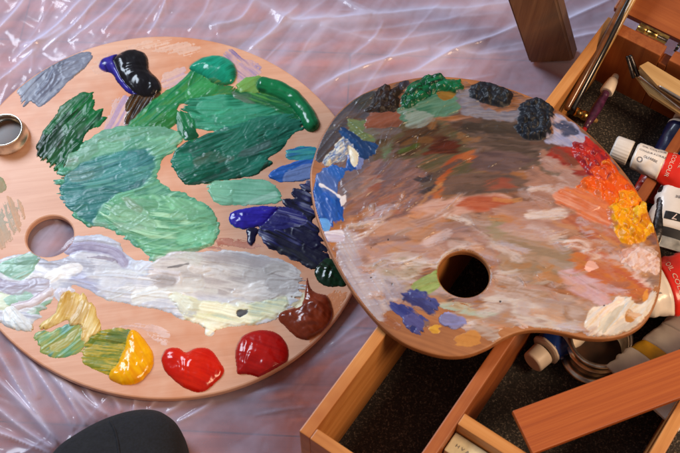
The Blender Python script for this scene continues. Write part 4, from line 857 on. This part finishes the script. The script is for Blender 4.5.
# dark tapered handle
dk = thing('scraper_handle', 'dark grey rough tapered handle between the yellow crust and the printed tube', 'handle', tuple(P(660, 215, .056)))
loft('handle_grip', P(654, 243, .0575), P(669, 184, .0580), [(0, .0026, .0024), (.001, .0034, .003), (.012, .0042, .0036), (.028, .0050, .0042), (.040, .0056, .0044), (.0412, .0048, .0036)], 'dark_metal', dk, 24)

# ------------------------------------------------------------------ brushes and sticks in the far compartment
def rod(name, label, cat, p0, p1, secs, group=None):
    t = thing(name, label, cat, tuple(p0), group)
    d = np.array(p1)-np.array(p0)
    for (part, mat, ss) in secs: loft(part, p0, p1, [(a, r, r) for a, r in ss], mat, t, 20)
    return t
rod('paintbrush', 'long golden brown brush handle leaning over the box corner, nearest the outer wall', 'paintbrush', P(566, 110, .066), P(620, 10, .0865), [('handle', 'brown_lacquer', [(.0, .0014), (.002, .0022), (.05, .0024), (.1, .0020), (.16, .0012)])])
rod('paintbrush', 'long black brush handle leaning over the box corner between two brown ones', 'paintbrush', P(571, 111, .062), P(624, 10, .0868), [('handle', 'black_lacquer', [(.0, .0014), (.002, .0024), (.05, .0026), (.1, .0022), (.16, .0012)])])
rod('paintbrush', 'long glossy tan brush handle leaning over the box corner, innermost of three', 'paintbrush', P(583, 92, .060), P(627, 11, .0872), [('handle', 'gold_lacquer', [(.0, .0010), (.003, .0016), (.04, .0020), (.09, .0018), (.14, .0012)])])
rod('paintbrush', 'short stubby brush with brass ferrule lying in the shadowed compartment corner', 'paintbrush', P(592, 119, .034), P(570, 109, .038), [('bristles', 'bristle', [(-.004, .0012), (-.001, .0026), (.004, .0030)]), ('ferrule', 'brass', [(.004, .0030), (.0045, .0034), (.007, .0034), (.0075, .0029), (.010, .0029), (.0105, .0033), (.013, .0032)]), ('handle', 'black_lacquer', [(.013, .003), (.02, .0036), (.026, .0034)])])
ps = [(.006, .0015), (.010, .0020)]
for k in range(15): ps += [(.012+k*.0017, .0020+.0007*math.sin(min(k/14, 1)*3)), (.0129+k*.0017, .0027+.0007*math.sin(min(k/14, 1)*3))]
ps += [(.042, .0024)]
rod('craft_pen', 'purple ribbed handle with a red tip and a white socket, standing in the lined compartment', 'handle', P(581, 135, .052), P(623, 64, .052), [('red_tip', 'red_dip', [(-.002, .0012), (0, .0019), (.006, .0017)]), ('grip', 'purple', ps), ('socket', 'cream_plastic', [(.0405, .0040), (.041, .0046), (.046, .0043), (.052, .0034), (.0535, .0028)]), ('tip', 'cream_plastic', [(.0535, .0026), (.057, .0022), (.0575, .0014)])])
ck = thing('metal_clip', 'thin grey metal clip behind the white socket of the purple handle', 'clip', tuple(P(630, 62, .05)))
for j, (q0, q1) in enumerate(((P(627, 56, .074), P(633, 76, .066)), (P(630, 55, .075), P(637, 73, .067)))): loft('clip_wire', q0, q1, [(0, .0009, .0009), (.001, .0013, .0013), (.015, .0014, .0014), (.0155, .0009, .0009)], 'dark_metal', ck, 12)

def flat_blade(label, pts, z0, z1, th, edge):
    """flat wooden blade from an outline whose far end is at height z1"""
    t = thing('wooden_spatula', label, 'spatula', tuple(P(*pts[0], z0)), 'wooden spatulas in the corner')
    q = [P(x, y, z0+(z1-z0)*(x-pts[0][0])/60) for x, y in pts]; n = len(q)
    V = [v for v in q]+[v-Z*th for v in q]; F = [tuple(range(n)), tuple(range(2*n-1, n-1, -1))]+[(k, k+n, (k+1) % n+n, (k+1) % n) for k in range(n)]
    F = [f[::-1] for f in F]
    d = q[2]-q[1]; d = d/np.linalg.norm(d); e = np.cross(Z, d)
    mesh_obj('blade', V, F, 'spatula', t, False, [(v@d, v@e, v[2]) for v in V])
    a, b = np.array(P(*edge[0], z0+.001)), np.array(P(*edge[1], z1+.001))
    loft('metal_edge', a, b, [(0, .0004, .0008), (.002, .0008, .0016), (np.linalg.norm(b-a), .0011, .0022)], 'steel', t, 14)
flat_blade('upper tan wooden spatula with a bright metal edge against the back panel', [(639.5, 66), (648, 61.5), (673, 76.5), (720, 104), (712, 122), (658, 86)], .074, .074, .0022, ((658, 86), (716, 120)))
flat_blade('lower tan wooden spatula with a bright metal edge, under its twin', [(633, 72), (641, 69), (664, 85), (716, 112), (708, 132), (650, 94)], .064, .064, .002, ((633, 72), (706, 130)))

# ------------------------------------------------------------------ metal cups
def dipper(label, c, rt_, rb, h, axis=(0, 0, 1), liquid=None, flange=None):
    t = thing('dipper_cup', label, 'cup', tuple(c)); a = np.array(axis, float); a /= np.linalg.norm(a)
    pr = [(0, .0006), (rb*.9, .0006), (rb, .001), (rb*1.01, .0018), (rb*.98, .003)]
    if flange: pr = [(0, .0006), (flange*.96, .0006), (flange, .0012), (flange, .0024), (flange*.95, .0032), (rb*1.05, .0036), (rb, .0046)]
    if flange: zb = h*.62; pr += [(rt_, zb-.0014), (rt_*1.07, zb-.001), (rt_*1.09, zb), (rt_*1.07, zb+.001), (rt_, zb+.0014)]
    lip = 1.06 if flange else 1.0
    pr += [(rt_*1.01, h-.0026), (rt_*1.05*lip, h-.0018), (rt_*1.06*lip, h-.0007), (rt_*1.03, h), (rt_*.97, h-.0003), (rt_*.95, h-.002), (rb*.93, .002), (0, .0018)]
    lathe('cup_body', c, pr, 'steel', t, axis=a)
    if liquid: lathe('liquid', np.array(c)+a*(h*.36), [(rt_*.99*.95, 0), (rt_*.9, .0001), (0, .0001)], liquid, t, axis=a)
M['medium'] = plain_mat('brown painting medium', (62, 38, 24), .45, 0., 120., .25, 0)
dipper('small round metal dipper cup clipped on the left rim of the pale palette', P(8, 138, ZL)+Z*.0003, .0128, .0152, .0105, (-.05, -.02, 1), 'medium')
c7 = P(601, 338, .036); c7 = np.array([c7[0], c7[1], .0083])
dipper('shiny round metal cup with double rim standing in the box under the palette', c7, .0178, .0172, .0277, (0, 0, 1), 'medium', .0205)

# ------------------------------------------------------------------ easel leg
FL, FR, BR = P(529, 63.5, .004), P(573.5, 61.5, .004), P(578, 49, .004)
BL = FL+(BR-FR); tp = P(507, 0, .085)-FL; tp = tp/tp[2]
Vv = []; Ff = []; gr = []
bm = bmesh.new(); bot = [bm.verts.new(tuple(p)) for p in (FL, FR, BR, BL)]; top_ = [bm.verts.new(tuple(p+tp*.62)) for p in (FL, FR, BR, BL)]
bm.faces.new(bot[::-1]); bm.faces.new(top_)
for k in range(4): bm.faces.new((bot[k], bot[(k+1) % 4], top_[(k+1) % 4], top_[k]))
bmesh.ops.recalc_face_normals(bm, faces=bm.faces[:]); bmesh.ops.bevel(bm, geom=bm.edges[:], offset=.0016, segments=3, affect='EDGES')
v, f = bm_to(bm); dl = tp/np.linalg.norm(tp); e1 = (FR-FL)/np.linalg.norm(FR-FL); e2 = np.cross(dl, e1)
lg = thing('easel_leg', 'dark worn wooden easel leg standing on the plastic behind the box', 'easel leg', tuple((FL+BR)/2))
mesh_obj('leg_post', v, f, 'easel', lg, False, [(x@dl, x@e1, x@e2) for x in v])

# ------------------------------------------------------------------ shoe
sp = [(58, 455), (80, 438.5), (105, 425), (130, 416.5), (150, 414), (166, 417), (179, 428), (186, 446), (189, 480), (188, 540), (180, 600), (160, 650), (120, 668), (78, 650), (52, 590), (42, 530), (44, 480)]
so = world_outline(sp, .022, 5)
ctr = so.mean(0); spine = np.array([np.array([ctr[0]+(p[0]-ctr[0])*.12, np.clip(p[1], so[:, 1].min()+.045, so[:, 1].max()-.038)]) for p in so])
sh = thing('shoe', 'dark cloth shoe toe reaching into the picture at the bottom edge, standing on the plastic', 'shoe', (ctr[0], ctr[1], .004))
def rings(levels, name, mat, parent):
    V = []; n = len(so); F = []
    for (t, zz) in levels:
        for k in range(n):
            p = so[k]+(spine[k]-so[k])*t; y = (so[:, 1].max()-p[1]); hs = 1+np.clip((y-.03)/.16, 0, 1)*.9
            V.append((p[0], p[1], .004+zz*(hs if zz > .012 else 1)))
    for i in range(len(levels)-1):
        for k in range(n): F.append((i*n+k, i*n+(k+1) % n, (i+1)*n+(k+1) % n, (i+1)*n+k))
    return mesh_obj(name, V, F, mat, parent, True)
rings([(.2, .0), (.03, .0), (-.01, .002), (-.012, .010), (.0, .0118), (.06, .012)], 'sole', 'sole', sh)
upr = rings([(.02, .0118), (-.005, .017), (.005, .023), (.05, .031), (.13, .037), (.25, .0415), (.42, .0445), (.62, .046), (.85, .0468), (1., .047)], 'upper', 'shoe', sh)
from mathutils.bvhtree import BVHTree
_b = BVHTree.FromPolygons([Vector(v.co)+sh.location for v in upr.data.vertices], [list(p.vertices) for p in upr.data.polygons])
def top_at(px, py):
    """point on the shoe upper under a surveyed position"""
    q = P(px, py, .04); h_ = _b.ray_cast(Vector((q[0], q[1], .5)), Vector((0, 0, -1)))[0]
    return q[0], q[1], (h_.z if h_ else .03)+.0002
for pts in ([(112, 425), (117, 434), (121, 448), (124, 470), (126, 500)],):
    cu = bpy.data.curves.new('seam', 'CURVE'); cu.dimensions = '3D'; cu.bevel_depth = .0006; s_ = cu.splines.new('POLY'); q = [top_at(*p) for p in spline(pts, 5, False)]
    s_.points.add(len(q)-1)
    for pt, c_ in zip(s_.points, q): pt.co = (*c_, 1)
    o = bpy.data.objects.new('seam', cu); C.objects.link(o); me = bpy.data.meshes.new_from_object(o.evaluated_get(bpy.context.evaluated_depsgraph_get())); bpy.data.objects.remove(o)
    vv = np.array([x.co[:] for x in me.vertices]); ff = [list(p.vertices) for p in me.polygons]; mesh_obj('seam', vv, ff, 'shoe', upr if False else sh, True)

# ------------------------------------------------------------------ floor and plastic sheet
fl = mesh_obj('floor', [(-3, -3, 0), (3, -3, 0), (3, 3, 0), (-3, 3, 0)], [(0, 1, 2, 3)], 'floor'); fl['kind'] = 'structure'
xs = np.arange(-.44, .46, .0009); ys = np.arange(-.30, .42, .0009); X, Y = np.meshgrid(xs, ys)
px, py = proj(X, Y, 0.)
H = np.zeros(X.shape); BN = np.zeros(X.shape)
def crease(pts, w, h, asym=0.):
    pa = spline(pts, 6, False); d2 = np.full(X.shape, 1e12)
    lo, hi = pa.min(0)-w*5, pa.max(0)+w*5
    ok = (px > lo[0]) & (px < hi[0]) & (py > lo[1]) & (py < hi[1])
    if not ok.any(): return
    qx, qy = px[ok], py[ok]; d2 = np.full(qx.shape, 1e12); sg = np.zeros(qx.shape); tt = np.zeros(qx.shape); n = len(pa)-1
    for i, ((ax, ay), (bx_, by_)) in enumerate(zip(pa[:-1], pa[1:])):
        e0, e1 = bx_-ax, by_-ay; l2 = e0*e0+e1*e1+1e-9; t = np.clip(((qx-ax)*e0+(qy-ay)*e1)/l2, 0, 1)
        dd = (qx-ax-t*e0)**2+(qy-ay-t*e1)**2; m = dd < d2; d2 = np.where(m, dd, d2); sg = np.where(m, np.sign((qx-ax)*e1-(qy-ay)*e0), sg); tt = np.where(m, (i+t)/n, tt)
    d = np.sqrt(d2); ww = w*np.where(sg > 0, 1+asym, 1-asym)*(.8+.5*fbm(qx*.05, qy*.05, 3, 2))
    BN[ok] += min(h/.004, 1.2)*np.exp(-(d/(ww*.95))**1.5)*np.sin(np.clip(tt, 0, 1)*math.pi)**.5
    H[ok] += .8*h*(.3*np.exp(-(d/(1.5*ww))**2)+.6*np.exp(-d/(ww*.6)))*np.sin(np.clip(tt, 0, 1)*math.pi)**.5
R_ = random.Random(8)
# long folds seen in the photograph
for pts, w, h in [
    ([(250, 2), (272, 12), (292, 24), (350, 22), (420, 14), (470, 12), (530, 2)], 5, .0042), ([(310, 96), (345, 78), (390, 62), (430, 52)], 3.2, .0045), ([(410, 78), (450, 56), (490, 42), (530, 24)], 4, .0055),
    ([(560, 46), (590, 40), (625, 36)], 5, .006), ([(558, 28), (580, 18), (612, 2)], 4, .005), ([(240, 62), (270, 38), (300, 6)], 3, .003), ([(150, 38), (162, 16), (176, -20)], 2.2, .003),
    ([(-8, 40), (14, 18), (34, -10)], 3, .004), ([(12, 64), (52, 36), (92, -6)], 3, .004), ([(44, 54), (80, 24), (110, -12)], 2.2, .003), ([(70, 44), (108, 16), (134, -14)], 2.5, .0035), ([(104, 36), (128, 12), (146, -12)], 2, .0025),
    ([(-8, 92), (16, 74), (40, 50)], 3, .0035), ([(20, 50), (46, 44), (66, 30)], 4, .0035), ([(320, 30), (380, 44), (440, 36), (500, 30)], 3, .002), ([(350, 60), (372, 44), (384, 24)], 2, .002),
    ([(210, 30), (240, 24), (256, 2)], 2.5, .0028), ([(190, 36), (206, 14), (214, -10)], 2, .002), ([(330, -10), (350, 8), (372, 20)], 2.5, .003), ([(430, 50), (480, 58), (530, 52)], 4, .0022), ([(340, 90), (400, 78), (470, 70)], 4, .002)]:
    crease(pts, w, h)
# tension folds gathered by the shoe
for (x0, y0, x1, y1, w, h) in [(-10, 336, 62, 448, 3., .0055), (4, 326, 76, 432, 2.6, .005), (22, 342, 88, 428, 2.2, .004), (44, 362, 98, 424, 2., .0032), (60, 376, 108, 418, 2., .003), (-10, 372, 60, 446, 2.6, .0042), (-10, 402, 56, 452, 2.4, .0038), (-12, 430, 52, 456, 2.2, .003),
                                (84, 384, 112, 420, 2, .0026), (112, 398, 122, 414, 1.6, .002), (136, 398, 134, 414, 1.5, .002), (158, 402, 150, 412, 1.4, .0018), (190, 396, 166, 416, 2, .0022), (214, 402, 178, 424, 2.2, .0022), (-12, 300, 40, 400, 2.6, .004), (30, 330, 70, 400, 1.6, .002)]:
    mx_, my_ = (x0+x1)/2+R_.uniform(-3, 3), (y0+y1)/2+R_.uniform(-3, 3); crease([(x0, y0), (mx_, my_), (x1, y1)], w, h*1.5, R_.uniform(-.3, .3))
# smaller random creases everywhere
for k in range(120):
    x, y = R_.uniform(-200, 860), R_.uniform(-160, 560)
    if y > 300 and x < 300: a = math.atan2(446-y, 70-x)+R_.gauss(0, .08)
    elif x < 200: a = R_.gauss(-.95, .2)
    else: a = R_.gauss(-.5, .35)
    L = R_.uniform(50, 190); bd = R_.uniform(-.05, .05)*L
    crease([(x, y), (x+L*.5*math.cos(a)-bd*math.sin(a), y+L*.5*math.sin(a)+bd*math.cos(a)), (x+L*math.cos(a), y+L*math.sin(a))], R_.uniform(1.5, 4.), R_.uniform(.0003, .0013), R_.uniform(-.4, .4))
for k in range(260):
    x, y = R_.uniform(-160, 860), R_.uniform(-140, 560)
    if y > 300 and x < 320: a = math.atan2(446-y, 70-x)+R_.gauss(0, .12)
    elif x < 200: a = R_.gauss(-.95, .4)
    else: a = R_.gauss(-.45, .6)
    L = R_.uniform(14, 70); crease([(x, y), (x+L*.5*math.cos(a), y+L*.5*math.sin(a)+R_.uniform(-1.5, 1.5)), (x+L*math.cos(a), y+L*math.sin(a))], R_.uniform(.9, 1.6), R_.uniform(.0005, .0013), R_.uniform(-.5, .5))
ang = np.where(px < 220, -.95, -.45); ang = np.where((py > 300), np.arctan2(446-py, 70-px), ang)
sx = fbm((px+py*.6)*.012, (px*.81-py*-.58)*.10, 31, 3); BN += -.34*sstep(235, 300, px)*sstep(330, 380, py)*(.5+fbm(px*.02, py*.02, 71, 2))+.10*sstep(120, 40, py)
BN += .5*np.clip(sx-.5, 0, 1)*2*sstep(420, 250, py)
n1 = fbm(X*16+3*fbm(X*9, Y*9, 2, 2), Y*16, 4, 3); n2 = fbm((X*.7+Y*.7)*26, (X*.7-Y*.7)*70, 6, 3); n3 = 1-np.abs(2*fbm(X*38+2*n1, Y*38, 9, 3)-1)
def crumple(f, rot, sd):
    c, s_ = math.cos(rot), math.sin(rot); x, y = X*c+Y*s_, -X*s_+Y*c; w_ = .35*(fbm(X*f*.5, Y*f*.5, sd+5, 2)-.5)*2
    n = fbm(x*f*.55+w_, y*f*1.5+w_, sd, 2); return np.abs(2*n-1)
cr = crumple(18, .9, 40)*.0026+crumple(40, .5, 43)*.0012+crumple(80, 1.2, 47)*.0004+crumple(55, -.6, 51)*.0005
quiet = .25+.75*sstep(.35, .62, fbm(X*7, Y*7, 60, 2))
H += .0020*n1+cr*quiet
H = .0012+np.maximum(H, 0)
# pressed flat under what stands on it
def press(poly, zmax, soft=.012):
    global H
    d = sdf_poly(poly, X, Y); k = sstep(-soft, soft*.2, d); H = H*(1-k)+np.minimum(H, zmax)*k
press(oL, .0036); press(np.array([bx(0, 0, 0)[:2], bx(354, 0, 0)[:2], bx(354, BW, 0)[:2], bx(0, BW, 0)[:2]]), .0030)
press(np.array([p[:2] for p in (FL, FR, BR, BL)]), .0034, .008); press(so, .0036, .006)
ny, nx = X.shape; idx = np.arange(ny*nx).reshape(ny, nx)
qd = np.stack([idx[:-1, :-1], idx[:-1, 1:], idx[1:, 1:], idx[1:, :-1]], -1).reshape(-1, 4)
me = bpy.data.meshes.new('plastic_sheet'); me.vertices.add(ny*nx); me.vertices.foreach_set('co', np.stack([X, Y, H], -1).astype(np.float32).ravel())
me.loops.add(len(qd)*4); me.loops.foreach_set('vertex_index', qd.astype(np.int32).ravel()); me.polygons.add(len(qd)); me.polygons.foreach_set('loop_start', np.arange(0, len(qd)*4, 4, dtype=np.int32)); me.polygons.foreach_set('use_smooth', np.ones(len(qd), bool)); me.update(calc_edges=True)
at = me.attributes.new('bunch', 'FLOAT', 'POINT'); at.data.foreach_set('value', np.clip(BN, -.5, 1).astype(np.float32).ravel())
me.materials.append(M['film'])
pso = bpy.data.objects.new('plastic_sheet', me); C.objects.link(pso); pso['label'] = 'wrinkled see-through plastic dust sheet spread over the reddish wooden floor'; pso['category'] = 'plastic sheet'

# ------------------------------------------------------------------ light, camera
sc = bpy.context.scene
w = bpy.data.worlds.new('World'); sc.world = w; w.use_nodes = True
w.node_tree.nodes['Background'].inputs[0].default_value = (1., .90, .84, 1); w.node_tree.nodes['Background'].inputs[1].default_value = .20
def area(name, loc, tgt, sx, sy, e, col):
    l = bpy.data.lights.new(name, 'AREA'); l.shape = 'RECTANGLE'; l.size = sx; l.size_y = sy; l.energy = e; l.color = col
    o = bpy.data.objects.new(name, l); C.objects.link(o); o.location = loc
    o.rotation_euler = (Vector(tgt)-Vector(loc)).to_track_quat('-Z', 'Y').to_euler()
area('window_light', (-.86, .74, 1.0), (-.02, .03, 0), .6, .55, 23.5, (.74, .85, 1.))
area('room_lamp', (.85, -.45, 1.0), (.15, -.05, .05), .4, .4, 13.5, (1., .70, .44))
cam = bpy.data.cameras.new('camera'); co = bpy.data.objects.new('camera', cam); C.objects.link(co)
co.location = cam_p; co.rotation_euler = (PITCH, 0, 0); cam.sensor_width = 36; cam.lens = FPX/680*36; cam.clip_end = 50; cam.clip_start = .01
cam.dof.use_dof = True; cam.dof.focus_distance = .72; cam.dof.aperture_fstop = 16
sc.camera = co
sc.view_settings.view_transform = 'Standard'; sc.view_settings.look = 'None'; sc.view_settings.exposure = 0; sc.view_settings.gamma = 1
sc.cycles.max_bounces = 10; sc.cycles.transparent_max_bounces = 12
sc.cycles.use_denoising = True
